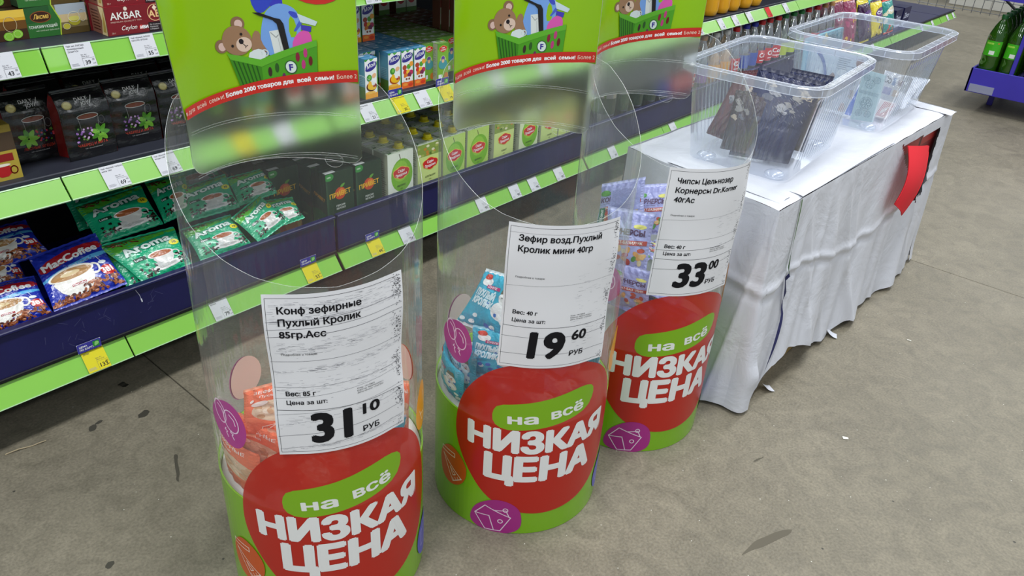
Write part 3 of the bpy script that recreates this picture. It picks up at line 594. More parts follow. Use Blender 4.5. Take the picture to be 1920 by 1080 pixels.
def tea_green(w=.12, h=.06):
    a = Art(); a.rect(0, 0, w, h, '#7a6a48', 0); a.rect(w * .5, h * .62, w, h, '#a9b3bd', 1); a.rect(w * .5, h * .40, w, h * .66, '#cdb588', 1); a.rect(w * .5, 0, w, h * .22, '#54431f', 1)
    a.poly([(0, 0), (w * .52, 0), (w * .56, h * .5), (w * .46, h), (0, h)], '#b6cf3a', 2, 0); a.poly([(0, 0), (w * .50, 0), (w * .54, h * .5), (w * .44, h), (0, h)], '#2d6a2c', 3, 0); a.poly([(0, h * .45), (w * .40, h * .55), (w * .40, h), (0, h)], '#24552a', 4)
    a.ell(w * .24, h * .66, w * .17, h * .19, '#8a4a1c', 5); a.ell(w * .24, h * .66, w * .155, h * .165, '#3a1a0e', 6); a.text('Лисма', w * .24, h * .60, h * .15, '#f0c35a', 7, bold=.02, shear=.25, align='c', w=w * .24)
    a.text('ТОНИЗИРУЮЩИЙ', w * .02, h * .30, h * .09, '#e8efe0', 5, bold=.015, w=w * .46); a.text('чай зелёный байховый', w * .12, h * .19, h * .05, '#c8dcb8', 5)
    a.ell(w * .78, h * .42, w * .10, h * .16, '#a9a02a', 3); a.ell(w * .78, h * .50, w * .10, h * .08, '#d8cf6a', 4); a.ring(w * .78, h * .55, w * .10, h * .17, w * .008, '#e6e0c8', 5); a.ring(w * .92, h * .58, w * .06, h * .2, w * .008, '#e6e0c8', 5); a.ell(w * .63, h * .26, w * .06, h * .10, '#c0b43a', 5); a.ring(w * .63, h * .26, w * .06, h * .1, w * .007, '#e6e0c8', 6); return a
def tea_brown(w=.12, h=.06):
    a = Art(); a.rect(0, 0, w, h, '#6a4416', 0); a.rect(w * .3, h * .62, w, h, '#d9a52c', 1); a.rect(w * .3, h * .72, w, h, '#e6c04a', 2); a.rect(0, 0, w, h * .35, '#3d2412', 1); a.ell(w * .42, h * .45, w * .14, h * .22, '#8a3a12', 3); a.ell(w * .42, h * .38, w * .13, h * .14, '#b5521a', 4)
    a.ring(w * .42, h * .48, w * .145, h * .26, w * .008, '#e8dcb8', 5); a.ring(w * .74, h * .52, w * .10, h * .24, w * .008, '#d8c49a', 5); a.ell(w * .42, h * .73, w * .05, h * .04, '#d8c49a', 5)
    for x, y in ((.68, .14), (.82, .2)): a.ell(w * x, h * y, w * .08, h * .14, '#86c23a', 6); a.ring(w * x, h * y, w * .055, h * .1, w * .006, '#c8e48a', 7)
    a.rect(0, 0, w * .12, h * .4, '#1f120a', 2); a.ell(w * .12, h * .2, w * .08, h * .12, '#7a2c10', 3); return a
def akbar(w=.128, h=.058):
    a = Art(); a.rect(0, 0, w, h, '#7c1420', 0); a.text('AKBAR', w * .07, h * .55, h * .26, '#f1efe9', 2, bold=.015, w=w * .52); a.text('PREMIUM QUALITY TEA', w * .07, h * .44, h * .05, '#e0c0b0', 2, w=w * .52)
    a.ell(w * .34, h * .90, w * .03, h * .07, '#e6d9c8', 2); a.text('Ceylon', w * .22, h * .16, h * .16, '#f3ede6', 2, shear=.35, w=w * .26)
    a.ell(w * .56, h * .2, w * .035, h * .085, '#d8322c', 2); a.text('ИВИ', w * .54, h * .14, h * .11, '#ffffff', 3, bold=.04); a.rect(w * .69, 0, w, h * .33, '#241418', 1)
    for k, tx in enumerate(('До 12 месяцев', 'подписки', 'в подарок')): a.text(tx, w * .71, h * (.22 - .08 * k), h * .05, '#e8e0e0', 2)
    a.ring(w * .83, h * .66, w * .125, h * .29, w * .012, '#e8b98a', 3); a.text('A', w * .77, h * .5, h * .26, '#f0c48a', 3, bold=.03, align='c'); a.text('B', w * .88, h * .5, h * .26, '#f0c48a', 3, bold=.03, align='c'); a.poly([(w * .83, h * .72), (w * .79, h * .84), (w * .83, h * .93), (w * .87, h * .84)], '#f4dcc0', 4)
    a.text('50 г', w * .06, h * .06, h * .06, '#e0c0b0', 2); return a
def akbar_side(d=.07, h=.058):
    a = Art(); a.rect(0, 0, d, h, '#8a5a48', 0)
    for k in range(7): a.rect(d * .1, h * (.12 + .11 * k), d * .55, h * (.16 + .11 * k), '#4a2018', 1)
    a.poly([(d * .62, 0), (d * .95, 0), (d * .98, h * .5), (d * .95, h), (d * .62, h), (d * .75, h * .5)], '#e6cf9a', 2); a.poly([(d * .72, h * .1), (d * .9, h * .1), (d * .93, h * .5), (d * .88, h * .9), (d * .8, h * .5)], '#b89a4a', 3); return a
def akbar_top(w=.128, d=.07):
    a = Art(); a.rect(0, 0, w, d, '#8a1a26', 0); a.text('AKBAR', w * .2, d * .4, d * .3, '#e8d8d0', 1, bold=.02, w=w * .5); a.rect(w * .6, d * .1, w * .95, d * .35, '#b9b4b8', 1); return a

K = {}
def mk(name, cat, m, mat='print', parts=()): return Kind(name, cat, m.mesh(name, mat), parts)
K['moy0'] = mk('juice_box', 'juice box', carton_mesh(.047, .038, .114, moy_front(0), moy_side(), small_top('#5f9fc6', '#3f86b4'), '#6a9db4'))
K['moy1'] = mk('juice_box', 'juice box', carton_mesh(.047, .038, .114, moy_front(1), moy_side(), small_top('#5f9fc6', '#3f86b4'), '#6a9db4'))
K['sg'] = mk('juice_box', 'juice box', carton_mesh(.047, .038, .114, small_green_front(), sady_side(.038, .114), leafy_top(.047, .038, '#86ae58'), '#6a9a3c'))
K['sr'] = mk('juice_box', 'juice box', carton_mesh(.047, .038, .114, small_red_front(), None, leafy_top(.047, .038, '#8f5a44'), '#7a4a3a'))
GM = 'small juice boxes packed on the middle shelf'
def jbx(k, x, y, z, label, rz=0): K[k].put((x, y, z), (0, 0, rz), label, GM)
# front boxes with the blue oval logo
jbx('moy0', -1.745, 1.440, .627, 'foremost small juice box with yellow fruit swirl, standing alone at the shelf edge', .03)
jbx('moy1', -1.765, 1.383, .627, 'small fruit-mix juice box half hidden at the right edge of the nearest header card')
jbx('moy0', -1.76, 1.541, .627, 'small juice box with yellow swirl, leftmost of the three standing side by side', -.04)
jbx('moy1', -1.76, 1.592, .627, 'small multi-fruit juice box, middle of the three standing side by side')
jbx('moy1', -1.76, 1.643, .627, 'small multi-fruit juice box, rightmost of the three with the blue oval logo')
jbx('moy0', -1.81, 1.487, .627, 'yellow-swirl juice box standing one row back in the gap behind the foremost box')
for r_ in range(1, 8):
    for c_, y in enumerate((1.392, 1.44, 1.489, 1.541, 1.592, 1.643)):
        if (r_ == 1 and c_ in (2,)): continue
        jbx('moy%d' % (c_ > 2 and 1 or 0), -1.76 - r_ * .0405 - (0.005 if c_ < 3 else 0), y + random.uniform(-.001, .001), .627, 'blue-topped small juice box packed in the rows behind the front ones', random.uniform(-.02, .02))
for y, k, lb in ((1.515, 'moy0', 'yellow-swirl juice box stacked on top of the blue-topped rows, left one of two'), (1.567, 'moy1', 'fruit-mix juice box stacked on top of the blue-topped rows, right one of two')): jbx(k, -1.905, y, .742, lb)
jbx('sg', -1.755, 1.735, .627, 'small green juice box with red cloud logo and portrait picture, foremost at the shelf edge')
for r_ in range(0, 11):
    for c_, y in enumerate((1.694, 1.785, 1.833)):
        if r_ == 0 and c_ > 0: continue
        jbx('sg', -1.775 - r_ * .0405, y, .627, 'small leafy-green juice box in the packed rows beside the blue-topped ones')
    if r_ >= 1: jbx('sg', -1.755 - r_ * .0405, 1.737, .627, 'small leafy-green juice box in the packed rows beside the blue-topped ones')
for r_ in range(0, 11):
    for c_, y in enumerate((1.884, 1.932, 1.98, 2.028)): jbx('sr', -1.775 - r_ * .0405, y, .627, 'small reddish juice box in the packed rows to the right of the green ones')
for r_ in range(4):
    for c_, y in enumerate((1.884, 1.932, 1.98)): jbx('sr', -1.775 - r_ * .0405, y, .742, 'small reddish juice box in the upper layer to the right of the green ones')
for y in (1.858, 1.935, 1.985): jbx('sr', -2.17, y, .742, 'red-apple juice box in the dark at the very back of the middle shelf')
# boxes seen blurred through the nearest frosted tongue
jbx('sr', -1.80, 1.30, .627, 'red juice box standing left of the blue-logo boxes, first of two behind the frosted tongue'); jbx('sr', -1.80, 1.22, .627, 'red juice box behind the frosted tongue, nearer to the tea pouches'); jbx('sg', -1.80, 1.12, .627, 'green juice box beside the tea pouches, behind the frosted tongue')
jbx('sg', -1.80, 1.06, .627, 'green juice box next to the last black tea pouch')

def screwcap(h, col='#e8d81e', x=-.035, y=0.022):
    m = MB(); m.lathe([(.0185, h), (.0185, h + .003), (.013, h + .004)], 20, (x, y, 0), col); m.lathe([(.0125, h + .003), (.0128, h + .014), (.0115, h + .0165)], 20, (x, y, 0), col)
    for k in range(18):
        a = 2 * math.pi * k / 18; m.box((x + .0125 * math.cos(a) - .0006, y + .0125 * math.sin(a) - .0006, h + .004), (x + .0125 * math.cos(a) + .0006, y + .0125 * math.sin(a) + .0006, h + .013), col)
    m.add([(x + .007 * math.cos(t), y + .007 * math.sin(t), h + .0168) for t in np.linspace(0, 2 * math.pi, 13)[:-1]], T=[(0, i, i + 1) for i in range(1, 11)], col='#c9b85a'); return m.mesh('screw_cap', 'cap')
capm = screwcap(.23)
vn = ['apple', 'orange', 'apple', 'tomato', 'pineapple', 'pear']
for v in range(6): K['sp%d' % v] = mk('juice_carton', 'juice carton', carton_mesh(.106, .066, .23, sady_front(v), sady_side(), leafy_top(.106, .066), '#dfe6d2'), parts=(('screw_cap', capm, 'yellow screw cap'),))
K['pr'] = mk('juice_carton', 'juice carton', carton_mesh(.1, .07, .227, privet_front(), privet_side(), (lambda a: a.rect(0, 0, .1, .07, '#24382b', 0).rect(.004, .004, .04, .02, '#e6e8e6', 1).rect(.0, .032, .1, .037, '#3a5342', 1))(Art()), '#22352a'))
GL = 'litre juice cartons in the low basket'
Z0 = .201
for y, rz, lb in ((1.32, 0, 'dark green nectar carton with peach picture, left one of the front pair'), (1.43, 0, 'dark green nectar carton with peach picture, right one of the front pair')): K['pr'].put((-1.76, y, Z0), (0, 0, rz), lb, GL)
for r_ in range(1, 5):
    for y in (1.32, 1.43): K['pr'].put((-1.76 - .073 * r_, y, Z0), (0, 0, 0), 'dark green nectar carton in the rows behind the front pair', GL)
for r_ in range(2, 6): K['pr'].put((-1.74 - .073 * r_, 1.215, Z0), (0, 0, 0), 'dark green nectar carton half hidden between the green coffee packs and the front pair', GL)
ycol = (1.557, 1.685, 1.80, 1.917, 2.052, 2.193, 2.315, 2.43)
lab = ['green apple juice carton with yellow cap, right beside the dark green nectar cartons', 'orange juice carton with red cloud logo, second yellow-capped carton from the dark nectar ones', 'apple juice carton seen through the left wall of the middle dump bin tube', 'apple juice carton under the left part of the middle frosted tongue, with red logo showing', 'tomato juice carton below the middle frosted tongue', 'pineapple juice carton below the middle frosted tongue', 'pear juice carton at the right end of the carton row, under the middle frosted tongue', 'last yellow-capped juice carton on the right, by the dark empty basket']
var = (0, 1, 2, 2, 3, 4, 5, 1)
for c_, y in enumerate(ycol):
    for r_ in range(5):
        if c_ == 7 and r_ == 0: pass
        K['sp%d' % var[c_]].put((-1.76 - r_ * .069, y + random.uniform(-.002, .002), Z0), (0, 0, random.uniform(-.02, .02)), lab[c_] if r_ == 0 else 'yellow-capped juice carton in the rows behind the front cartons of the low basket', GL)

# tea boxes on the top shelf
GT = 'tea boxes on the top shelf'
DT = .8935
K['lis'] = mk('tea_box', 'tea box', carton_mesh(.12, .07, .06, tea_green(), None, None, '#24402a')); K['bro'] = mk('tea_box', 'tea box', carton_mesh(.12, .07, .058, tea_brown(), None, None, '#2c1c10')); K['akb'] = mk('tea_box', 'tea box', carton_mesh(.128, .07, .0575, akbar(), akbar_side(), akbar_top(), '#6a1620'))
K['lis'].put((-1.80, .66, DT), (0, 0, 0), 'green tea box with teapot picture, on the deck beside the burgundy boxes', GT); K['lis'].put((-1.80, .652, DT + .0605), (0, 0, .03), 'dark tea box lying on the green teapot tea box', GT)
K['lis'].put((-1.872, .66, DT), (0, 0, 0), 'tea box hidden behind the green teapot tea box', GT)
K['bro'].put((-1.80, .541, DT), (0, 0, 0), 'brown and yellow tea box with lime slices at the left edge, lower of two', GT); K['bro'].put((-1.83, .531, DT + .0585), (0, 0, .02), 'brown tea box with lime slices at the left edge, upper of two', GT)
for r_, lb in enumerate(('burgundy ceylon tea box with white lettering, foremost at the shelf edge', 'burgundy tea box second in depth behind the foremost one', 'burgundy tea box third in depth behind the foremost one')):
    K['akb'].put((-1.732 - .0715 * r_, .793 - .004 * r_, DT), (0, 0, 0), lb, GT); K['akb'].put((-1.738 - .0715 * r_, .797 - .006 * r_, DT + .0578), (0, 0, -.02), lb.replace('burgundy', 'upper burgundy').replace('foremost at the shelf edge', 'lying on the foremost one').replace('second', 'upper-layer second').replace('third', 'upper-layer third'), GT)
# small yellow box with a red mug
def yel(w=.11, h=.10):
    a = Art(); a.rect(0, 0, w, h, '#b09a3a', 0); a.rect(0, h * .62, w, h, '#4a3a2c', 1); a.rect(w * .2, h * .40, w * .92, h * .56, '#8a1a1c', 2); a.text('чай', w * .5, h * .44, h * .08, '#f0e0c0', 3, align='c')
    a.poly([(w * .55, h * .33), (w * .85, h * .33), (w * .82, h * .08), (w * .58, h * .08)], '#b01c20', 3, 1); a.ring(w * .88, h * .2, w * .06, h * .08, w * .02, '#b01c20', 3); a.ell(w * .7, h * .33, w * .14, h * .03, '#e8e0d0', 4); return a
K['yel'] = mk('tea_box', 'tea box', carton_mesh(.11, .06, .115, yel(), None, None, '#8f7c30')); K['yel'].put((-1.765, .456, .627), (0, 0, 0), 'olive-yellow box with a red mug at the left edge of the middle shelf', 'yellow tea boxes')

# black stand-up tea pouches
def pouch_kind(v):
    w, h, d = .108, .148, .055
    a = Art(); a.rect(.002, .001, w - .002, h - .004, '#0f0f12', 0)
    a.text('DAILY', w * .5, h * .855, h * .05, '#e4e4e2', 2, align='c', bold=.0); a.text('JOY', w * .55, h * .795, h * .05, '#e4e4e2', 2, align='c'); a.line([(w * .64, h * .80), (w * .72, h * .90)], w * .012, '#e4e4e2', 2); a.text('чай чёрный', w * .56, h * .765, h * .013, '#a8a8a8', 2, align='c')
    a.ell(w * .2, h * .82, w * .095, w * .075, '#a8985a', 2); a.ell(w * .2, h * .82, w * .075, w * .055, '#d8cd8a', 3)
    a.ell(w * .52, h * .63, w * .2, h * .035, '#7a3a22', 3); a.ring(w * .52, h * .635, w * .21, h * .04, w * .01, '#d8d8d4', 4); a.poly([(w * .32, h * .62), (w * .72, h * .62), (w * .68, h * .42), (w * .36, h * .42)], '#2a2626', 2, 1); a.line([(w * .32, h * .62), (w * .35, h * .42)], w * .008, '#9a9a98', 3); a.line([(w * .72, h * .62), (w * .69, h * .42)], w * .008, '#9a9a98', 3); a.ring(w * .78, h * .55, w * .06, h * .06, w * .01, '#6a6a68', 3)
    rr = random.Random(v)
    for k in range(7): leaf(a, w * (.70 if v else .35), h * .36, w * .22, w * .11, k * .9, rr.choice(['#4f8f2c', '#7ab83a', '#5fa532']), 5)
    for k in range(26): a.ell(w * rr.uniform(.22, .55) if v else w * rr.uniform(.5, .85), h * rr.uniform(.27, .47), w * .022, w * .022, rr.choice(['#b58ac8', '#d8b0e0', '#5f8f3a', '#8a5aa8'] if v else ['#b02c3a', '#2c3a6a', '#c83a4a', '#4a7a2c']), 6, n=8)
    a.text('ЧАБРЕЦ И МЯТА' if v else 'ЛЕСНЫЕ ЯГОДЫ', w * .52, h * .195, h * .04, '#a83424', 6, align='c', bold=.02); a.text('чай чёрный байховый', w * .52, h * .15, h * .018, '#b8b8b8', 6, align='c')
    def prof(t): return d * (1 - 0.9 * max(0, (t - .72) / .28) ** 1.4)
    m = MB(); n = 14; rows = []
    def f(u, vv):
        z = vv * h; dd = np.array([prof(q) for q in vv]); bulge = .004 * np.sin(np.pi * np.clip(vv / .75, 0, 1)) * (1 - (2 * u - 1) ** 2); wr = .0012 * np.sin(u * 9 + vv * 14 + v) * np.sin(vv * 22 - u * 5)
        return np.stack([-(d - dd) / 2 + bulge + wr, (u - .5) * w, z], 1)
    m.grid(f, 12, 18, '#0d0d10', 0)
    def fb(u, vv): P = f(u, vv); dd = np.array([prof(q) for q in vv]); P[:, 0] = -(d + dd) / 2; return P
    m.grid(fb, 4, 12, '#0d0d10', 0)
    m.art(a, lambda p, o: f(p[:, 0] / w, p[:, 1] / h) + np.stack([o, o * 0, o * 0], 1), .0006, .0002, .006)
    gus = []
    for sgn in (-1, 1):
        g = MB()
        def fs(u, vv):
            dd = np.array([prof(q) for q in vv]); x = -(d - dd) / 2 - u * dd; inn = .010 * (1 - abs(2 * u - 1)) * (1 - .3 * vv); return np.stack([x, sgn * (w / 2 - inn), vv * h], 1)
        g.grid(fs, 6, 12, '#7d1a18', 0, smooth=False); gus.append(('side_gusset', g.mesh('side_gusset', 'foil'), 'dark red side gusset'))
    tc = MB(); tc.box((-d / 2 - .003, -w / 2, h - .006), (-d / 2 + .003, w / 2, h + .004), '#1a1a1c'); tc.tube([(-d / 2 + .003, -w * .48, h - .002), (-d / 2 + .003, w * .48, h - .002)], .0022, 6, '#2a2a2c')
    return Kind('tea_pouch', 'tea pouch', None, (('bag_front', m.mesh('bag_front', 'foil')), gus[0], gus[1], ('folded_top', tc.mesh('folded_top', 'foil'))))
K['pc1'] = pouch_kind(1); K['pc0'] = pouch_kind(0); GP = 'black tea pouches on the middle shelf'
for k, x, y, rz, lb in (('pc0', -1.835, .575, .05, 'black tea pouch with berry picture, leftmost, beside the yellow mug box'), ('pc1', -1.785, .668, .03, 'black tea pouch with mint and thyme, foremost of the pouches'), ('pc1', -1.80, .782, -.03, 'black tea pouch with mint and thyme, right behind the foremost one'), ('pc1', -1.80, .893, .02, 'black tea pouch partly behind the left edge of the nearest header card'), ('pc0', -1.79, .995, 0, 'black tea pouch behind the nearest frosted tongue')): K[k].put((x, y, .6275), (0, 0, rz), lb, GP)
for r_ in (1, 2, 3):
    for y in (.50, .62, .735, .85, .965): K['pc%d' % (y > .6)].put((-1.83 - .063 * r_ - (0.03 if y < .6 else 0), y, .6275), (0, 0, random.uniform(-.06, .06)), 'black tea pouch in the dark rows behind the front pouches', GP)

# ================================================================ soft packs (pillow bags)
def bag_fn(Q, thick, seed, wr=1.0, vcrimp=True, side=1):
    cyl = None
    if isinstance(Q, dict): cyl = Q; Q = cyl['Q']
    Q = [np.array(q, float) for q in Q]; TL, TR, BR, BL = Q
    n = np.cross(BR - BL, TL - BL); n /= np.linalg.norm(n); r = np.random.RandomState(seed)
    ph = r.uniform(0, 6.28, 12); am = r.uniform(.4, 1, 12); dirs = r.uniform(-1, 1, (6, 2)) * 2.2
    W_ = (np.linalg.norm(BR - BL) + np.linalg.norm(TR - TL)) / 2
    def f(u, v, off=0.0):
        u = np.asarray(u, float); v = np.asarray(v, float)
        P = (np.outer((1 - u) * (1 - v), BL) + np.outer(u * (1 - v), BR) + np.outer(u * v, TR) + np.outer((1 - u) * v, TL))
        a = np.clip(1 - np.abs(2 * u - 1) ** 2.4, 0, 1) ** .62; b_ = np.clip(1 - np.abs(2 * v - 1) ** 3.0, 0, 1) ** .62
        h = thick * a * b_
        g = np.exp(-np.minimum(v, 1 - v) / .10) * .26 * thick * np.sin(u * 38 + ph[0] + 3 * np.sin(v * 5 + ph[5])) * np.clip(np.minimum(v, 1 - v) * 18, 0, 1)
        c = 0
        for k in range(5): c = c + am[k] * np.sin((u * dirs[k, 0] + v * dirs[k, 1]) * 5.0 + ph[k + 1]) * .055
        for k in range(3): d = (u - .5) * math.cos(ph[k + 6]) + (v - .5) * math.sin(ph[k + 6]) - (am[k + 6] - .7) * .6; c = c + .10 * np.exp(-(d / .035) ** 2) * (1 if k % 2 else -1)
        h = h + wr * (g + thick * c * np.clip(a * b_ * 1.3, 0, 1))
        if cyl:
            th = np.radians(cyl['t0'] + (cyl['t1'] - cyl['t0']) * u + cyl.get('sk', 0) * v); rr = cyl['r'] + (h * .5 if side > 0 else -h * .75) + off
            return np.stack([cyl['c'][0] + rr * np.cos(th), cyl['c'][1] + rr * np.sin(th), cyl['z0'] + (cyl['z1'] - cyl['z0']) * v + cyl.get('tz', 0) * u], 1)
        # sides drawn in where the pack is thick
        ctr = (P - (np.outer(v, (TL + TR) / 2) + np.outer(1 - v, (BL + BR) / 2))); P = P - ctr * (0.05 * np.sin(np.pi * v) + .0)[:, None]
        return P + np.outer((h * side if side > 0 else -h * .75) + off, n)
    f.n = n; f.W = W_; return f
def make_bag(name, cat, Q, thick, A, aw, ah, base, label, group, seed=1, mat='foil', wr=1.0, nu=26, nv=26, crimp='#d8dce0', ml=None, seal=True):
    ft = bag_fn(Q, thick, seed, wr); fb = bag_fn(Q, thick, seed + 50, wr, side=-1)
    QD = Q; Q = Q['Q'] if isinstance(Q, dict) else Q
    c = np.mean([np.array(q) for q in Q], 0); m = MB()
    m.grid(lambda u, v: ft(u, v), nu, nv, base); m.grid(lambda u, v: fb(u, v), 12, 12, base)
    if A: A.clip(0.0, 0.0, aw, ah); m.art(A, lambda p, o: ft(p[:, 0] / aw, p[:, 1] / ah, o), .0005, .00022, ml or min(aw, ah) / 13, smooth=True)
    r = empty(name, tuple(c), label, cat, group); obj('bag_body', m, mat, r)
    if seal:
        for v0, v1 in ((-.045, .012), (.988, 1.045)):
            s = MB(); ph = seed
            def fs(u, v):
                vv = v0 + (v1 - v0) * v; P = ft(u, np.clip(vv, 0, 1)); TLv = (np.array(Q[0]) + Q[1] - np.array(Q[2]) - Q[3]) / 2; return P + np.outer(vv - np.clip(vv, 0, 1), TLv) + np.outer(.0014 * np.sin(u * 46 + ph), ft.n)
            s.grid(fs, 40, 3, crimp); obj('crimped_seal', s, mat, r)
    return r
def coffee_art(w=.17, h=.14):
    a = Art(); a.rect(0, 0, w, h, '#1d2fa8', 0); a.poly([(0, h * .55), (w, h * .70), (w, h * .6), (w * .5, h * .56), (0, h * .45)], '#5ab0e6', 1, 1); a.poly([(w * .02, h * .62), (w * .3, h * .66), (w * .7, h * .76), (w, h * .74), (w, h * .88), (w * .6, h * .92), (w * .02, h * .80)], '#a81c28', 2, 1)
    a.text('MacCoffee', w * .06, h * .66, h * .13, '#f4f4f4', 3, bold=.045, rot=.07, w=w * .84); a.text('кофейный напиток', w * .3, h * .56, h * .04, '#dceaf6', 3, rot=.05)
    a.poly([(w * .06, h * .46), (w * .70, h * .46), (w * .62, h * .16), (w * .44, h * .04), (w * .20, h * .10)], '#ece8e0', 3, 1); a.ell(w * .38, h * .46, w * .325, h * .12, '#f4f0e8', 4); a.ell(w * .38, h * .455, w * .295, h * .095, '#b98c5a', 5); a.ell(w * .36, h * .46, w * .14, h * .045, '#e6cfa4', 6)
    a.ring(w * .70, h * .40, w * .07, h * .09, w * .03, '#ece8e0', 4); a.rect(w * .32, h * .22, w * .52, h * .26, '#a81c28', 5); a.text('MacCoffee', w * .33, h * .226, h * .028, '#ffffff', 6, bold=.03, w=w * .18)
    rr = random.Random(4)
    for k in range(120):
        x = rr.uniform(.02, .98); y = rr.uniform(0, .13 + .12 * x) if x > .45 else rr.uniform(0, .10); a.ell(w * x, h * y, w * .03, w * .019, rr.choice(['#6a2c14', '#8a4424', '#a65c34', '#4a1c0c', '#b9724a']), 5 + k % 3, rot=rr.uniform(0, 3), n=9)
    a.ell(w * .86, h * .30, w * .10, h * .10, '#c62a24', 8); a.text('3в1', w * .86, h * .26, h * .11, '#ffffff', 9, bold=.05, align='c', rot=.1); a.ell(w * .84, h * .46, w * .06, h * .035, '#e8eef4', 8); a.line([(w * .84, h * .46), (w * .80, h * .6)], w * .008, '#e8eef4', 8); return a
def aroma_art(w=.17, h=.15):
    a = Art(); a.rect(0, 0, w, h, '#19a878', 0); a.poly([(0, h * .72), (w * .3, h * .76), (w, h * .94), (w, h), (0, h)], '#58b83a', 1, 0); a.poly([(0, h * .9), (w * .5, h * .95), (w, h), (0, h)], '#2f6a2c', 2, 0)
    rr = random.Random(9)
    for k in range(12): a.ell(w * rr.uniform(.1, .5), h * rr.uniform(.86, .98), w * .035, w * .02, rr.choice(['#5a2a14', '#7a4020']), 3, rot=rr.uniform(0, 3), n=8)
    a.text('Aroma', w * .10, h * .585, h * .17, '#0f6a4e', 4, bold=.09, rot=.14, w=w * .80); a.text('Aroma', w * .10, h * .59, h * .165, '#dfeee8', 5, bold=.04, rot=.14, w=w * .79)
    a.rect(w * .14, h * .42, w * .34, h * .50, '#173a2c', 4); a.text('Latte', w * .15, h * .435, h * .05, '#dfeee8', 5, bold=.02)
    a.ell(w * .90, h * .63, w * .085, h * .075, '#e6dc28', 5); a.text('10', w * .90, h * .605, h * .06, '#1a1a1a', 6, bold=.04, align='c')
    a.poly([(w * .38, h * .42), (w * .80, h * .44), (w * .74, h * .2), (w * .5, h * .14)], '#d8d6d2', 4, 1); a.ell(w * .585, h * .44, w * .225, h * .085, '#e6e4e0', 5); a.ell(w * .58, h * .44, w * .195, h * .065, '#a85c30', 6); a.ring(w * .83, h * .36, w * .06, h * .07, w * .025, '#d8d6d2', 4)
    a.ell(w * .58, h * .15, w * .30, h * .07, '#e8e6e2', 3); a.ell(w * .58, h * .15, w * .17, h * .035, '#b9b9b6', 4); a.ell(w * .44, h * .22, w * .07, h * .05, '#c9cac8', 6)
    for k in range(40): a.ell(w * rr.choice([rr.uniform(.12, .4), rr.uniform(.82, .98)]), h * rr.uniform(.06, .34), w * .028, w * .018, rr.choice(['#241410', '#3a1e14', '#120a08']), 7, rot=rr.uniform(0, 3), n=8)
    return a
GC = 'instant coffee packs in the low basket'
bags = [('mac', [(-1.852, .502, .396), (-1.863, .661, .404), (-1.756, .666, .315), (-1.749, .493, .31)], 'blue coffee pack with red band, cup and roasted beans, beside the green packs'),
 ('mac', [(-1.837, .350, .378), (-1.826, .495, .364), (-1.754, .492, .303), (-1.754, .345, .304)], 'blue coffee pack with red band cut by the left edge, in the low basket'),
 ('mac', [(-1.985, .40, .437), (-1.980, .553, .434), (-1.894, .557, .385), (-1.886, .40, .381)], 'dark blue coffee pack in the shade behind the two front blue packs'),
 ('mac', [(-1.935, .40, .392), (-1.93, .50, .395), (-1.856, .488, .345), (-1.858, .38, .346)], 'crumpled blue coffee pack between the front and the shaded blue packs'),
 ('aro', [(-1.836, .649, .384), (-1.825, .838, .378), (-1.75, .830, .311), (-1.736, .700, .302)], 'green coffee pack with cup lying on the basket edge, right of the blue packs'),
 ('aro', [(-1.845, .660, .36), (-1.835, .84, .355), (-1.757, .80, .288), (-1.745, .665, .285)], 'green coffee pack underneath the one on the basket edge right of the blue packs'),
 ('aro', [(-1.955, .66, .446), (-1.962, .833, .452), (-1.875, .833, .379), (-1.872, .663, .377)], 'shaded green coffee pack leaning above the one on the basket edge'),
 ('aro', [(-1.818, .85, .369), (-1.817, .995, .368), (-1.744, 1.003, .307), (-1.748, .855, .31)], 'green coffee pack seen through the left part of the nearest bin tube'),
 ('aro', [(-1.795, .985, .368), (-1.842, 1.105, .386), (-1.765, 1.140, .330), (-1.730, 1.015, .312)], 'green coffee pack with strongly tilted cup, seen through the nearest bin tube'),
 ('aro', [(-1.852, 1.085, .366), (-1.834, 1.205, .353), (-1.777, 1.20, .313), (-1.776, 1.10, .312)], 'green coffee pack at the right end of the packs, beside the dark nectar cartons'),
 ('aro', [(-1.930, .90, .428), (-1.935, 1.06, .432), (-1.855, 1.045, .368), (-1.858, .885, .370)], 'green coffee pack in the upper row right of the shaded leaning one'),
 ('aro', [(-1.925, 1.055, .425), (-1.922, 1.185, .424), (-1.862, 1.172, .372), (-1.858, 1.045, .370)], 'green coffee pack in the upper row under the frosted tongue edge'),
 ('aro', [(-1.965, .845, .455), (-1.96, .955, .453), (-1.882, .925, .387), (-1.873, .835, .380)], 'shaded green coffee pack standing between the two upper green packs'),
 ('aro', [(-2.05, .66, .46), (-2.05, .84, .46), (-1.97, .84, .38), (-1.97, .66, .38)], 'green coffee pack deep in the shade, left rear of the green packs'),
 ('aro', [(-2.05, .90, .46), (-2.05, 1.08, .46), (-1.97, 1.08, .38), (-1.97, .90, .38)], 'green coffee pack deep in the shade, right rear of the green packs')]
for i, (k, Q, lb) in enumerate(bags):
    if k == 'mac': make_bag('coffee_pack', 'coffee', Q, .017, coffee_art(), .17, .14, '#1d2fa8', lb, GC, 10 + i, crimp='#2a3ab0')
    else: make_bag('coffee_pack', 'coffee', Q, .013, aroma_art(), .17, .15, '#19a878', lb, GC, 10 + i, crimp='#2ab888')
b = MB()
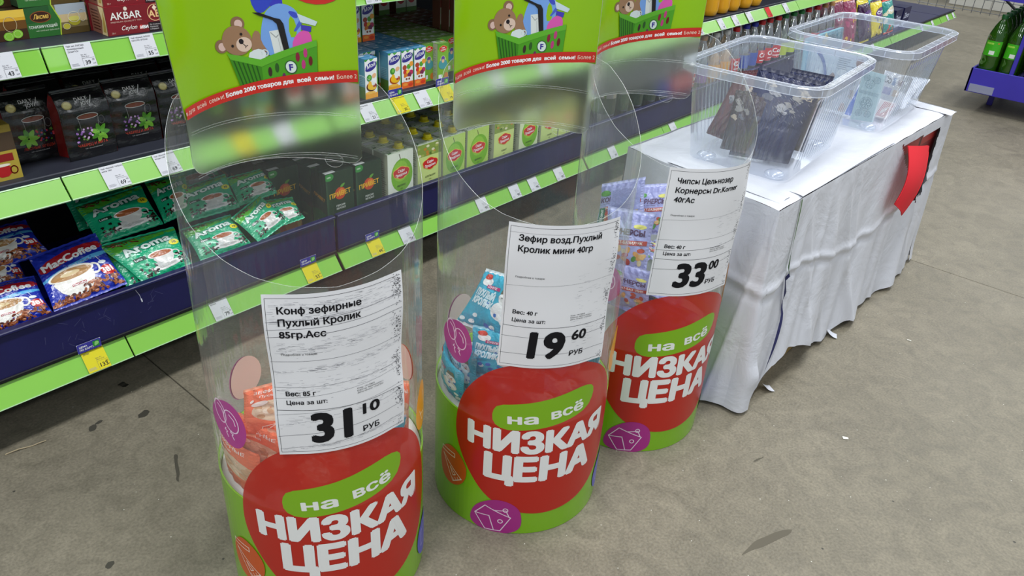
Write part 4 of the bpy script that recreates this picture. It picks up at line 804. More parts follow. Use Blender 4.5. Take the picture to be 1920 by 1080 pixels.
# filler packs that carry the pile
for i, (x, y) in enumerate(((-1.83, .45), (-1.83, .60), (-1.95, .50), (-1.83, .77), (-1.95, .74), (-1.83, .93), (-1.94, .95), (-1.83, 1.07), (-1.93, 1.10))):
    for lv in range(2 if x > -1.9 else 3):
        z = .212 + .028 * lv; col = '#1d2fa8' if y < .62 else '#19a878'
        make_bag('coffee_pack', 'coffee', [(x - .07, y - .07, z), (x - .07, y + .07, z), (x + .06, y + .07, z), (x + .06, y - .07, z)], .012, None, 1, 1, col, ('blue' if y < .62 else 'green') + ' coffee pack lying flat under the pile in the low basket', GC, 100 + i * 3 + lv, nu=10, nv=10, seal=False)

# ================================================================ dump-bin tubes
RT = .188
TUBES = [((-.97955, .66196), -22.5, 209.0, 0), ((-.8537, 1.0990), -33.5, 195.0, 1), ((-.8144, 1.5042), -26.0, 205.0, 2)]
TZ = [(0, .733), (20, .741), (35, .752), (50, .771), (70, .808), (85, .845), (97, .878), (108, .906), (121, .934), (132, .944), (180, .946)]
def ztop(phi):
    phi = np.abs((np.asarray(phi) + 180) % 360 - 180); return np.interp(phi, [a for a, _ in TZ], [b for _, b in TZ])
def wrap_fn(c, th0, r, sgn=1):
    """paper coordinates (arc length s, height z) -> cylinder; sgn=-1 for prints on the inner back wall"""
    def f(p, o):
        th = R(th0) + sgn * p[:, 0] / r; rr = r + sgn * o
        return np.stack([c[0] + rr * np.cos(th), c[1] + rr * np.sin(th), p[:, 1]], 1)
    return f
BLOB = [(-.203, .244), (-.197, .302), (-.18, .35), (-.15, .396), (-.113, .431), (-.069, .45), (-.021, .457), (.031, .451), (.08, .435), (.125, .405), (.160, .36), (.185, .30), (.196, .24), (.193, .18), (.166, .115), (.11, .075), (.061, .062), (.011, .058), (-.035, .062), (-.074, .074), (-.12, .097), (-.159, .144), (-.19, .197)]
PILL = [(-.113, .300), (-.115, .327), (-.104, .347), (-.063, .355), (-.014, .364), (.039, .376), (.075, .380), (.100, .370), (.104, .345), (.090, .318), (.047, .305), (-.008, .295), (-.049, .290), (-.09, .287)]
def bend(x0, x1, y0, y1, y2):
    return None
def base_art():
    a = Art(); a.poly(BLOB, '#bd2216', 1, 2); a.poly(PILL, '#83b81a', 2, 1)
    a.text('на', -.083, .304, .024, '#f2f4ee', 3, bold=.035, rot=.06, w=.062); a.text('всё', .004, .315, .024, '#f2f4ee', 3, bold=.035, rot=.10, w=.074)
    a.text('НИЗКАЯ', -.168, .232, .053, '#f2f2f0', 3, bold=.065, rot=.0, shear=-.02, w=.318)
    a.text('ЦЕНА', -.128, .156, .062, '#f2f2f0', 3, bold=.065, rot=0, w=.245)
    return a
def pent(cx, cy, k, a, col):
    pass
def env_art(a, cx, cy):
    a.poly([(cx - .059, cy - .022), (cx - .046, cy + .018), (cx - .011, cy + .046), (cx + .022, cy + .050), (cx + .051, cy + .031), (cx + .059, cy + .0), (cx + .057, cy - .031), (cx + .03, cy - .047), (cx - .02, cy - .047), (cx - .05, cy - .04)], '#ab2a86', 4, 2)
    w = .0022; c = '#f0d8ea'; a.line([(cx - .045, cy - .005), (cx - .022, cy + .025), (cx + .035, cy + .002), (cx + .014, cy - .040), (cx - .02, cy - .043), (cx - .045, cy - .005)], w, c, 5); a.line([(cx - .045, cy - .005), (cx - .012, cy - .002), (cx + .0, cy - .042)], w, c, 5); a.line([(cx + .0, cy + .017), (cx + .024, cy + .021), (cx + .032, cy + .003)], w, c, 5); a.ring(cx + .023, cy + .022, .005, .005, w, c, 5); a.ring(cx + .013, cy - .012, .005, .005, w, c, 5)
def ruler_art(a, cx, cy):
    a.poly([(cx - .045, cy + .012), (cx - .015, cy + .052), (cx + .02, cy + .050), (cx + .045, cy + .02), (cx + .043, cy - .017), (cx + .024, cy - .045), (cx - .010, cy - .058), (cx - .04, cy - .04)], '#d4571a', 4, 2)
    w = .0020; c = '#f4dccb'; a.line([(cx - .035, cy + .032), (cx + .010, cy + .036), (cx + .010, cy + .026), (cx - .035, cy + .022)], w, c, 5, True); a.line([(cx - .03, cy + .014), (cx + .032, cy - .022), (cx + .006, cy - .042)], w, c, 5, True); a.line([(cx - .004, cy - .008), (cx + .014, cy - .020), (cx + .006, cy - .026)], w, c, 5, True)
    for k in range(4): a.line([(cx + .030 - .007 * k, cy - .024 - .005 * k), (cx + .026 - .007 * k, cy - .018 - .005 * k)], w * .7, c, 5)
def balloon_art(a, cx, cy):
    a.poly([(cx - .048, cy - .002), (cx - .027, cy + .032), (cx + .008, cy + .048), (cx + .034, cy + .036), (cx + .046, cy + .0), (cx + .036, cy - .034), (cx + .017, cy - .050), (cx - .008, cy - .048), (cx - .034, cy - .032)], '#b1388f', 4, 2)
    w = .0022; c = '#f3d4ec'; a.ring(cx - .014, cy + .016, .014, .022, w, c, 5, rot=.25); a.ring(cx + .012, cy + .006, .016, .022, w, c, 6, rot=.25)
    for x0 in (-.004, .010): a.line([(cx + x0, cy - .014), (cx + x0 - .003, cy - .018), (cx + x0 + .003, cy - .02), (cx + x0, cy - .024), (cx + x0 + .004, cy - .031)], w, c, 5)
    a.line([(cx - .018, cy + .030), (cx - .008, cy + .024), (cx - .004, cy + .012)], w, c, 6); a.line([(cx + .010, cy + .02), (cx + .020, cy + .012), (cx + .022, cy + .002)], w, c, 7)
def drop_art(a, cx, cy):
    a.poly([(cx + .0, cy + .075), (cx - .022, cy + .055), (cx - .036, cy + .01), (cx - .028, cy - .025), (cx - .002, cy - .040), (cx + .026, cy - .025), (cx + .036, cy + .012), (cx + .02, cy + .05)], '#e89a1c', 4, 2)
    w = .002; c = '#fbe6bd'; a.line([(cx - .015, cy + .01), (cx, cy - .02), (cx + .018, cy + .008), (cx + .004, cy + .045)], w, c, 5); a.line([(cx - .012, cy + .0), (cx + .012, cy - .006)], w, c, 5)
def hdr_art():
    a = Art(); Wd = .319; a.rect(0, .93, Wd, 1.38, '#93c401', 0)
    bb = [(0, .897), (.115, .908), (.214, .919), (.269, .926), (.319, .934)]; bt = [(0, .915), (.117, .927), (.216, .940), (.270, .947), (.319, .954)]
    a.poly(bb + [(.319, .99), (0, .99)], '#93c401', 0); a.poly(bb + bt[::-1], '#cf2a20', 15)
    def wt(x0):
        def g(t):
            X = t[..., 0] + x0; t[..., 1] += np.interp(X, [p[0] for p in bb], [p[1] for p in bb]) - bb[0][1]; return t
        return g
    for tx, x0, w_, bold in (('в для  всей  семьи!', .0, .086, 0.0), ('Более 2000 товаров для  всей  семьи!', .090, .186, .04), ('Более 2', .281, .036, 0.0)): a.text(tx, x0, bb[0][1] + .0065, .0072, '#f4e4d0' if bold == 0 else '#ffffff', 16, bold=bold, w=w_, warp=wt(x0))
    a.ell(.256, 1.105, .055, .052, '#d12c1e', 4)
    # blue spray-gun bottle, white carton, pink bottle
    a.poly([(.160, 1.075), (.195, 1.075), (.193, 1.053), (.173, 1.036), (.163, 1.045)], '#3348c4', 1, 1); a.poly([(.182, 1.075), (.207, 1.075), (.207, 1.05), (.19, 1.045)], '#3b3cc0', 1, 0)
    a.poly([(.204, 1.055), (.185, 1.047), (.174, 1.03), (.165, .995), (.168, .975), (.186, .968), (.222, .985), (.232, 1.02), (.226, 1.045)], '#7aa7ea', 2, 2); a.poly([(.214, 1.037), (.223, 1.025), (.222, 1.0), (.210, 1.0)], '#93c401', 3, 1)
    a.poly([(.226, 1.038), (.256, 1.026), (.252, 1.019), (.230, 1.024)], '#cfe0e8', 5, 0); a.poly([(.212, 1.042), (.226, 1.040), (.227, 1.030), (.218, 1.032)], '#3d4fc8', 4, 1); a.poly([(.228, 1.026), (.218, 1.010), (.221, 1.009), (.232, 1.022)], '#4a63d0', 4)
    a.poly([(.230, 1.020), (.246, 1.018), (.244, 1.009), (.230, 1.012)], '#4239b8', 5); a.poly([(.230, 1.012), (.215, .997), (.212, .975), (.245, .985), (.2435, 1.010)], '#e25ab4', 4, 1)
    a.poly([(.181, 1.010), (.201, 1.013), (.204, .975), (.184, .968)], '#e2e6e4', 3); a.line([(.183, 1.008), (.190, 1.000), (.194, 1.004)], .0012, '#9aa0a0', 4); a.line([(.193, .999), (.195, .975)], .0008, '#b9bcbc', 4)
    # plush bear in the basket
    br, dk = '#a07a5c', '#8d6a50'
    for (x, y) in ((.1025, .993), (.1355, 1.0255)): a.ell(x, y, .0105, .0105, dk, 4); a.ell(x + .001, y - .001, .0062, .0065, '#e0bfb4', 5)
    a.poly([(.150, .992), (.158, 1.013), (.167, 1.010), (.166, .995), (.176, .975), (.150, .965)], br, 4, 1); a.ell(.129, .999, .0235, .0235, br, 6, n=30); a.ell(.139, .992, .0125, .0115, '#e3c7b4', 7, rot=.4); a.ell(.1355, .9972, .0038, .0042, '#1c1620', 8); a.ell(.1205, .9915, .0022, .0022, '#201818', 8); a.ell(.1375, 1.0085, .0022, .0022, '#201818', 8)
    a.line([(.137, .994), (.1415, .989), (.1445, .990)], .0011, '#2a2020', 8); a.line([(.1415, .989), (.1405, .9865)], .0011, '#2a2020', 8)
    # handle
    a.poly([(.160, 1.0405), (.170, 1.040), (.192, 1.031), (.200, 1.029), (.204, 1.022), (.208, .976), (.204, .972), (.199, .977), (.194, 1.022), (.188, 1.028), (.168, 1.036)], '#1b1a1e', 10)
    a.poly([(.141, .976), (.157, .984), (.168, .981), (.172, .973), (.160, .958), (.147, .960)], '#dfe9ea', 9, 1); a.ring(.169, .976, .005, .005, .0022, '#cfdadb', 9)
    # basket
    G1, G2, G3 = '#4da01e', '#3c8a16', '#62b52c'
    a.poly([(.110, .978), (.160, .962), (.252, .992), (.248, .935), (.158, .922), (.120, .922)], G1, 9); a.poly([(.110, .978), (.160, .962), (.158, .920), (.121, .920)], G2, 10)
    a.poly([(.108, .981), (.160, .966), (.252, .997), (.252, .987), (.160, .954), (.112, .971)], G3, 11)
    for k in range(6): a.line([(.117 + .007 * k, .968 - .0025 * k), (.125 + .006 * k, .925)], .0022, '#1e5a10', 11)
    for (x, y, c) in ((.172, .945, '#3a2a24'), (.184, .951, '#2a5a20'), (.219, .968, '#8a1c3a'), (.232, .975, '#c23a80'), (.227, .956, '#c23a80'), (.239, .962, '#6a1a1c'), (.193, .934, '#6a2a5a'), (.180, .928, '#6a2a5a')): a.ell(x, y, .0032, .0078, c, 11, rot=-.1)
    a.ell(.2065, .9515, .0100, .0112, '#2b5a34', 12); a.ell(.2065, .9515, .0084, .0096, '#dcebe4', 13); a.text('F', .2065, .9462, .0105, '#3a2a9a', 14, bold=.05, align='c')
    return a.clip(0, .80, .319, 1.38)
def sheet_art(lines, big, kop, g, noise, cx=0, bigw=.066, lw=None):
    """A4 price sheet, s from -.1075 to .1075, z from .433 to .730"""
    a = Art(); K_ = '#17161a'; a.rect(-.1075, .433, .1075, .730, '#e9e8ea', 0); fr = [(-.1035, .4385), (-.1035, .7235), (.104, .7235)]
    a.line(fr, .0006, K_, 1); a.line([(-.1035, .4385), (.104, .4385)], .0006, K_, 1)
    y = .698
    for i, t in enumerate(lines): a.text(t, -.0885, y - .0205 * i, .0118, K_, 3, bold=.03, shear=g, w=lw[i])
    a.text('Подробнее о товаре:', -.0885, .6255, .0036, K_, 3, w=.052, shear=g)
    a.text('Вес: %s г' % ('85' if big == '31' else '40'), -.0885, .5505, .0082, K_, 3, bold=.03, w=.045, shear=g); a.text('Цена за шт:', -.0885, .534, .0078, K_, 3, bold=.02, w=.061, shear=g)
    a.text(big, -.056, .458, .058, K_, 3, bold=.05, w=bigw, shear=g); a.text(kop, .027, .494, .021, K_, 3, bold=.035, w=.031, shear=g); a.text('РУБ', .0265, .458, .0115, K_, 3, bold=.02, w=.030, shear=g)
    for k, t in enumerate(('Код: 1912860', 'Баркод: 4603741022011', 'Дата печати: 17.03.2021')): a.text(t, .020, .5465 - .0042 * k, .0026, K_, 3, w=.030 if k == 0 else .046)
    a.line([(-.1035, .524), (.104, .516 if noise else .524)], .0007, K_, 2)
    rr = random.Random(int(big)); n1 = (900, 260, 200)[0 if noise else 1]
    for k in range(int(700 if noise else 420)):      # toner smear along the right-hand edge
        x = .104 - abs(rr.gauss(0, .006 if noise else .0035)) - (.0 if rr.random() < .6 else .004); zz = rr.uniform(.436, .728)
        if rr.random() < .5 + .5 * math.sin(zz * 90 + noise): a.rect(x - rr.uniform(.0004, .0016), zz, x + rr.uniform(.0002, .001), zz + rr.uniform(.0003, .0015), rr.choice([K_, '#3c3b40', '#6a696e']), 2)
    for k in range(9 if noise else 4):
        zz = rr.uniform(.445, .72); zz2 = zz - rr.uniform(0, .012); a.line([(-.105, zz2), (.0, (zz + zz2) / 2), (.105, zz)], rr.uniform(.0003, .0007), '#5a595e', 1)
    bands = ((.712, .010, 1.0), (.690, .008, 1.0), (.640, .012, 1.3), (.60, .006, .9), (.565, .014, 1.0), (.505, .010, .7), (.45, .004, .7)) if noise else ((.60, .05, .35), (.50, .05, .3))
    for zc, sp, wt_ in bands:
        for k in range(int(150 * wt_)):
            x = rr.uniform(-.104, .1) if noise else rr.uniform(.02, .1); zz = zc + rr.gauss(0, sp * .5) + (x * .05); L_ = rr.uniform(.002, .014); zz = min(max(zz, .440), .722); x2 = min(x + L_, .104)
            a.rect(x, zz, x2, zz + rr.uniform(.0001, .0004), rr.choice(['#a5a4a9', '#8a898e', '#bbbabf', '#706f75']), 1)
    return a.clip(-.1075, .433, .1075, .730)
def tube_unit(i):
    c, th0, h0, k = TUBES[i]
    where = ['nearest tall clear dump-bin tube with orange sweet packs and the 31.10 price sheet', 'middle clear dump-bin tube with turquoise sweet packs and the 19.60 price sheet', 'rearmost clear dump-bin tube with lilac crisp packs and the 33.00 price sheet'][i]
    t = empty('dump_bin_tube', (c[0], c[1], 0), where, 'display bin', 'clear dump-bin tubes standing on the floor')
    C3 = np.array([c[0], c[1]])
    # clear film: tall back, scooped front
    b = MB(); nu, nv = 120, 22
    def f(u, v):
        ph = (u - .5) * 360; th = R(th0) + np.radians(ph); zt = ztop(ph); w_ = .0011 * np.sin(3 * th + 5 * v) * v * v
        return np.stack([c[0] + (RT + w_) * np.cos(th), c[1] + (RT + w_) * np.sin(th), .004 + (zt - .004) * v], 1)
    b.grid(f, nu, nv, '#ffffff'); film = obj('clear_wall', b, 'film', t)
    e = MB(); pts = []
    for q in range(180):
        ph = -180 + 2 * q; th = R(th0 + ph); pts.append((c[0] + RT * math.cos(th), c[1] + RT * math.sin(th), float(ztop(ph))))
    e.tube(pts, .00045, 6, closed=True); obj('cut_edge', e, 'film_edge', film)
    # overlap strip with lock tabs
    s = MB(); a0 = th0 - 24 if i == 0 else th0 - 22
    for off in (-11, 0):
        thA = th0 - 17 + (0 if i == 0 else -6) + off
    sa, sb = th0 - 28, th0 - 4
    def fs(u, v):
        th = np.radians(sa + (sb - sa) * u); return np.stack([c[0] + (RT + .0018) * np.cos(th), c[1] + (RT + .0018) * np.sin(th), .46 + (ztop(np.degrees(th) - th0) - .46) * v], 1)
    s.grid(fs, 12, 10, '#ffffff'); ov = obj('overlap_strip', s, 'film_fold', film)
    s = MB(); sd = .188 * R(-19)
    for z_ in (.765,):
        pts = [(sd + .017 * math.cos(x), .722 - i * .0 + .012 * math.sin(x)) for x in np.linspace(0, 2 * math.pi, 25)]
    # round lock tab on the rear wall overlap and on the front
    for (thL, zL, sg) in ((th0 - 12, .70, 1), (th0 + 150, .785, 1)):
        pts = []
        for x in np.linspace(0, 2 * math.pi, 25)[:-1]:
            th = R(thL) + .016 * math.cos(x) / RT; pts.append((c[0] + (RT + .002) * math.cos(th), c[1] + (RT + .002) * math.sin(th), zL + .013 * math.sin(x)))
        s.tube(pts, .0005, 5, closed=True)
        for dz in (.004, -.003):
            pts = []
            for x in np.linspace(-1, 1, 8): th = R(thL) + .016 * x / RT; pts.append((c[0] + (RT + .002) * math.cos(th), c[1] + (RT + .002) * math.sin(th), zL + dz))
            s.tube(pts, .0004, 5)
    obj('lock_tab', s, 'film_edge', film)
    # green base band
    b = MB(); zb = .293; n = 96; th = np.linspace(0, 2 * np.pi, n, endpoint=False)
    ro, ri = RT + .0006, RT - .0025
    V = np.concatenate([np.stack([c[0] + r_ * np.cos(th), c[1] + r_ * np.sin(th), np.full(n, z_)], 1) for r_, z_ in ((ro, .001), (ro, zb), (ri, zb), (ri, .001))])
    Q = [(k_ * n + q, k_ * n + (q + 1) % n, ((k_ + 1) % 4) * n + (q + 1) % n, ((k_ + 1) % 4) * n + q) for k_ in range(4) for q in range(n)]
    b.add(V, Q=Q, col='#7db416', smooth=False); b.F4[-1]; base = obj('base_band', b, 'gloss', t)
    b = MB(); b.lathe([(ri - .001, .262), (ri - .001, .270)], 60, (c[0], c[1], 0), '#eceae8'); obj('inner_floor', b, 'matte', t)
    b = MB(); A = base_art(); rot = 0 if i != 1 else 0
    b.art(A, wrap_fn(c, th0, RT + .0006), .0007, .00024, .009, smooth=False); obj('red_slogan_print', b, 'sticker', t, label='red rounded print reading НА ВСЁ НИЗКАЯ ЦЕНА')
    dx = [0, 0, 0][i]
    for nm, fn, x, z, lb in (('envelope_sticker', env_art, -.097, .046, 'magenta round sticker with envelope outline'), ('ruler_sticker', ruler_art, -.212, .133, 'orange round sticker with ruler and set square'), ('balloon_sticker', balloon_art, -.208, .459, 'magenta oval sticker with two balloons'), ('drop_sticker', drop_art, .190, .392, 'yellow drop-shaped sticker'), ):
        A = Art(); fn(A, x, z); b = MB(); b.art(A, wrap_fn(c, th0, RT + .0006), .0006, .00022, .012); obj(nm, b, 'sticker', t, label=lb)
    A = Art(); A.ell(.205, .07, .045, .05, '#5d5fc8', 4); A.line([(.18, .05), (.18, .09), (.22, .09), (.22, .05)], .002, '#d8daf4', 5, True); b = MB(); b.art(A, wrap_fn(c, th0, RT + .0006), .0006, .00022, .012); obj('blue_sticker', b, 'sticker', t, label='blue round sticker')
    # stickers on the far wall, seen from behind through the tube (pale backs, printed outside)
    for (s_, z_, rx, ry, cc) in ((-.472, .367, .040, .046, '#ab2a86'), (.345, .395, .032, .040, '#d4571a')):
        A = Art(); A.ell(s_, z_, rx, ry, '#e2c8bb', 0, n=32); b = MB(); b.art(A, wrap_fn(c, th0, RT - .0006), -.0005, 0, .012); b2 = Art(); b2.ell(s_, z_, rx, ry, cc, 0, n=32); b.art(b2, wrap_fn(c, th0, RT + .0006), .0004, 0, .012); obj('rear_wall_sticker', b, 'matte', t, label='round sticker on the rear wall, pale back showing')
    # header card and frosted tongue on the inside of the back wall
    rh = RT - .002
    A = hdr_art(); b = MB(); fh0 = wrap_fn(c, h0, rh, -1); fl_ = (.165, .02, .02)[i]
    def fh(p, o):
        q = p.copy(); q[:, 0] = p[:, 0] - fl_ * np.clip(p[:, 1] - .90, 0, .5) * (1 - p[:, 0] / .319); return fh0(q, o)
    def fback(u, v): return fh(np.stack([u * .319, .90 + (np.interp(u * .319, [0, .115, .214, .269, .319], [-.003, .008, .019, .026, .034])) * (1 - v) + v * .48], 1), np.full(len(u), -.0010))
    b.grid(fback, 40, 12, '#e9efe0'); b.art(A, fh, .0006, .00018, .008); hd = obj('header_card', b, 'gloss', t, label='green header card with shopping basket picture and red slogan band')
    def tz(u): return np.interp(u, [0, .03, .08, .5, .92, .97, 1], [.822, .806, .799, .794, .785, .788, .80])
    b = MB()
    def ff(o):
        def g(u, v): lo = tz(u); hi = .897 + np.interp(u * .319, [0, .115, .214, .269, .319], [0, .011, .022, .029, .037]); return fh(np.stack([u * .319, lo + (hi - lo) * v], 1), np.full(len(u), o))
        return g
    b.grid(ff(.0), 44, 8, '#ffffff'); gq = ff(.0009); b.grid(lambda u, v: gq(1 - u, v), 44, 8, '#ffffff'); tg = obj('frosted_tongue', b, 'frost', t)
    for z_ in (.874, .800):
        for dz in (0, -.004): e = MB(); e.tube([tuple(fh(np.array([[x, z_ + dz - .0 * x]]), np.array([.0015]))[0]) for x in np.linspace(.008, .311, 34)], .00035, 4); obj('embossed_line', e, 'film_edge', tg)
    e = MB(); pts = [tuple(fh(np.array([[u * .319, float(tz(u)) - .0002]]), np.array([.001]))[0]) for u in np.linspace(0, 1, 50)]; e.tube(pts, .0006, 5); obj('tongue_edge', e, 'film_edge', tg)
    # price sheet taped on the outside
    dat = [(['Конф зефирные', 'Пухлый Кролик', '85гр.Асс'], '31', '10', 0.0, 1, .066, (.122, .120, .067)), (['Зефир возд.Пухлый', 'Кролик мини 40гр'], '19', '60', .05, 0, .070, (.153, .136)), (['Чипсы Цельнозер', 'Корнерсы Dr.Korner', '40гАс'], '33', '00', .05, 0, .078, (.132, .152, .044))][i]
    zo = (0, .010, .018)[i]; tl = (0.0, -.03, -.035)[i]
    A = sheet_art(dat[0], dat[1], dat[2], dat[3], dat[4], bigw=dat[5], lw=dat[6]); fw = wrap_fn(c, th0, RT + .0045)
    def fsheet(p, o):
        s_ = p[:, 0] * math.cos(tl) - (p[:, 1] - .58) * math.sin(tl) * .6; z_ = .58 + zo + (p[:, 1] - .58) + p[:, 0] * tl * 1.0
        lift = .006 * np.clip((np.abs(p[:, 0]) - .07) / .04, 0, 1) ** 2 * (0.6 + .4 * np.sin(p[:, 1] * 30 + i)); return fw(np.stack([s_, z_], 1), o + lift + .0006 * np.sin(p[:, 1] * 40))
    b = MB(); b.grid(lambda u, v: fsheet(np.stack([-.1075 + .215 * u, .433 + .297 * v], 1), np.zeros(len(u))), 40, 16, '#e9e8ea'); b.art(A, fsheet, .0004, .00018, .010); obj('price_sheet', b, 'matte', t, label='white paper sheet showing the price ' + dat[1] + '.' + dat[2])
    return t
tubes = [tube_unit(i) for i in range(3)]

# sweets inside the tubes
def clampQ(Q, c, rmax=.172):
    out = []
    for q in Q:
        v = np.array(q[:2]) - np.array(c); l = np.linalg.norm(v)
        if l > rmax: v = v * rmax / l
        out.append((c[0] + v[0], c[1] + v[1], q[2]))
    return out
def orange_art(v=0, w=.14, h=.19):
    a = Art(); a.rect(0, 0, w, h, '#f0714c', 0); rr = random.Random(v + 3)
    a.poly([(w * .15, h * .34), (w * .9, h * .30), (w * .95, h * .62), (w * .6, h * .74), (w * .2, h * .66)], '#e3c4a6', 1, 2)
    for k in range(14): a.ell(w * rr.uniform(.25, .88), h * rr.uniform(.37, .62), w * rr.uniform(.05, .10), w * rr.uniform(.04, .07), rr.choice(['#f1ddc6', '#d9ac86', '#e8cdb0', '#c99870']), 2 + k % 2, rot=rr.uniform(0, 3), n=12)
    a.text('ЗЕФИРНЫЕ', w * .2, h * .86, h * .06, '#fbe9e0', 4, bold=.02, w=w * .62); a.text('Пухлый', w * .3, h * .78, h * .045, '#fbe9e0', 4, bold=.02)
    a.ell(w * .3, h * .66, w * .14, h * .045, '#f6e3da', 5, rot=.3); a.ell(w * .18, h * .72, w * .05, h * .02, '#f6e3da', 5, rot=1.2)
    for k in range(16): a.rect(w * .08, h * (.04 + .015 * k), w * rr.uniform(.4, .92), h * (.046 + .015 * k), '#e2502e', 1)
    a.rect(w * .5, 0, w * .53, h * .3, '#f28a66', 2); a.line([(w * .3, h * .05), (w * .55, h * .28), (w * .34, h * .2), (w * .3, h * .05)], w * .012, '#fbd9cb', 4); return a
def blue_art(v=0, w=.13, h=.15):
    a = Art(); a.rect(0, 0, w, h, '#2aa5c4', 0); rr = random.Random(v + 13); a.rect(0, 0, w, h * .18, '#2394b6', 1)
    a.ell(w * .72, h * .40, w * .17, h * .16, '#e9e9ea', 2); a.ell(w * .76, h * .62, w * .12, h * .11, '#efefee', 3); a.ell(w * .78, h * .60, w * .035, h * .02, '#e0722c', 4); a.poly([(w * .66, h * .70), (w * .86, h * .73), (w * .82, h * .84), (w * .70, h * .81)], '#6a6a58', 4); a.ell(w * .72, h * .64, w * .012, w * .012, '#222222', 4); a.ell(w * .80, h * .65, w * .012, w * .012, '#222222', 4)
    for k, t in enumerate(('ПУХЛЫЙ', 'КРОЛИК')): a.text(t, w * .10, h * (.58 - .15 * k), h * .12, '#d8eef6', 3, bold=.08, rot=-.10, w=w * .46)
    a.ell(w * .26, h * .84, w * .13, h * .08, '#f0efef', 2); a.ell(w * .22, h * .92, w * .1, h * .05, '#cc3a2c', 3); a.rect(w * .30, h * .73, w * .62, h * .79, '#b82c74', 4); a.text('СУФЛЕ', w * .33, h * .74, h * .04, '#ffffff', 5, bold=.02)
    for k in range(9): a.ell(w * rr.uniform(.05, .95), h * rr.uniform(.05, .28), w * .05, w * .045, rr.choice(['#eef1f2', '#2f62b8', '#dfe9ee']), 3, n=9)
    for k in range(6): a.ell(w * rr.uniform(.4, .98), h * rr.uniform(.2, .55), w * .03, w * .03, '#2c6cc0', 3, n=6)
    return a
def lilac_art(v=0, w=.13, h=.17):
    a = Art(); a.rect(0, 0, w, h, '#a9acdf', 0); rr = random.Random(v + 23)
    for k in range(9): a.rect(0, h * (.86 + .014 * k), w, h * (.866 + .014 * k), '#8f92cc', 1)
    a.text('КОРНЕРСЫ', w * .06, h * .62, h * .10, '#5b3c66', 3, bold=.05, w=w * .84); a.text('хлебцы хрустящие', w * .14, h * .57, h * .03, '#5b3c66', 3); a.poly([(w * .04, h * .42), (w * .96, h * .46), (w * .96, h * .545), (w * .04, h * .505)], '#c04438', 3); a.text('ТОМАТ-БАЗИЛИК', w * .10, h * .455, h * .05, '#f6efe8', 4, bold=.03, rot=.03, w=w * .78)
    for k in range(22): a.ell(w * rr.uniform(.08, .92), h * rr.uniform(.12, .38), w * .08, w * .055, rr.choice(['#c05034', '#d8a05a', '#b93a2c', '#e0b878', '#4a8a34', '#d8c8a0']), 3 + k % 3, rot=rr.uniform(0, 3), n=9)
    a.ell(w * .78, h * .78, w * .13, h * .04, '#e8e27a', 3); a.ell(w * .2, h * .80, w * .12, h * .05, '#4f9a3a', 3); return a
def drk_art(w=.13, h=.17):
    a = lilac_art(5); a.rect(w * .30, h * .30, w * .95, h * .90, '#9ea2d6', 6)
    for k in range(24): a.rect(w * .34, h * (.34 + .022 * k), w * random.uniform(.6, .92), h * (.346 + .022 * k), '#6f74b0', 7)
    a.rect(w * .04, h * .15, w * .2, h * .5, '#1f6a52', 6); a.text('Dr.Korner', w * .155, h * .17, w * .09, '#eef4f0', 7, bold=.03, rot=math.pi / 2, w=h * .30); a.ell(w * .16, h * .82, w * .13, h * .06, '#4f9a3a', 7); return a
G0, G1_, G2_ = 'orange sweet packs in the nearest bin tube', 'turquoise sweet packs in the middle bin tube', 'lilac crisp packs in the rearmost bin tube'
c0, c1, c2 = TUBES[0][0], TUBES[1][0], TUBES[2][0]
def ibag(i, Q, A, aw, ah, base, lb, g, th=.012, seed=0, crimp='#f0a080', rot=False, **kw):
    Q = Q if isinstance(Q, dict) else clampQ(Q, TUBES[i][0], .164)
    make_bag('sweet_pack' if i < 2 else 'crisp_pack', 'sweets' if i < 2 else 'crisps', Q, th, A, aw, ah, base, lb, g, seed, 'softbag', crimp=crimp, **kw)
ibag(0, [(-1.035, .545, .440), (-.905, .600, .520), (-.868, .575, .410), (-1.005, .515, .385)], orange_art(0), .14, .19, '#f0714c', 'upper orange sweet pack with white marshmallow window, left of the price sheet', G0, seed=201)
ibag(0, [(-1.075, .535, .385), (-.885, .535, .430), (-.875, .540, .330), (-1.072, .530, .272)], orange_art(1), .14, .19, '#f0714c', 'lower orange sweet pack standing on the white inner floor', G0, seed=202, th=.012)
def hug(i, t0, t1, z0, z1, r=.170, tz=0, sk=0):
    c = TUBES[i][0]; P = lambda t, z: (c[0] + r * math.cos(R(t)), c[1] + r * math.sin(R(t)), z)
    return dict(Q=[P(t0, z1), P(t1, z1 + tz), P(t1, z0 + tz), P(t0, z0)], c=c, r=r, t0=t0, t1=t1, z0=z0, z1=z1, tz=tz, sk=sk)
ibag(0, hug(0, -128, -72, .280, .385, tz=.01), orange_art(9), .14, .19, '#f27a55', 'orange sweet pack pressed against the left film wall, below the balloon sticker', G0, seed=206, th=.014, seal=False)
ibag(1, hug(1, -150, -95, .278, .355, tz=.015), blue_art(9), .13, .15, '#2394b6', 'dark turquoise sweet pack pressed against the left film wall above the green band', G1_, seed=228, th=.014, seal=False)
ibag(0, [(-.87, .73, .452), (-.85, .80, .425), (-.83, .77, .32), (-.85, .70, .33)], orange_art(2), .14, .19, '#ec6a48', 'orange sweet pack at the right side of the nearest tube, behind the sheet edge', G0, seed=203, th=.012)
ibag(0, [(-.90, .66, .38), (-.84, .75, .38), (-.80, .72, .29), (-.86, .63, .29)], blue_art(4), .13, .15, '#e6e9f2', 'white and blue sweet pack low at the right side of the nearest tube', G0, seed=204, th=.012, crimp='#c9d2ea')
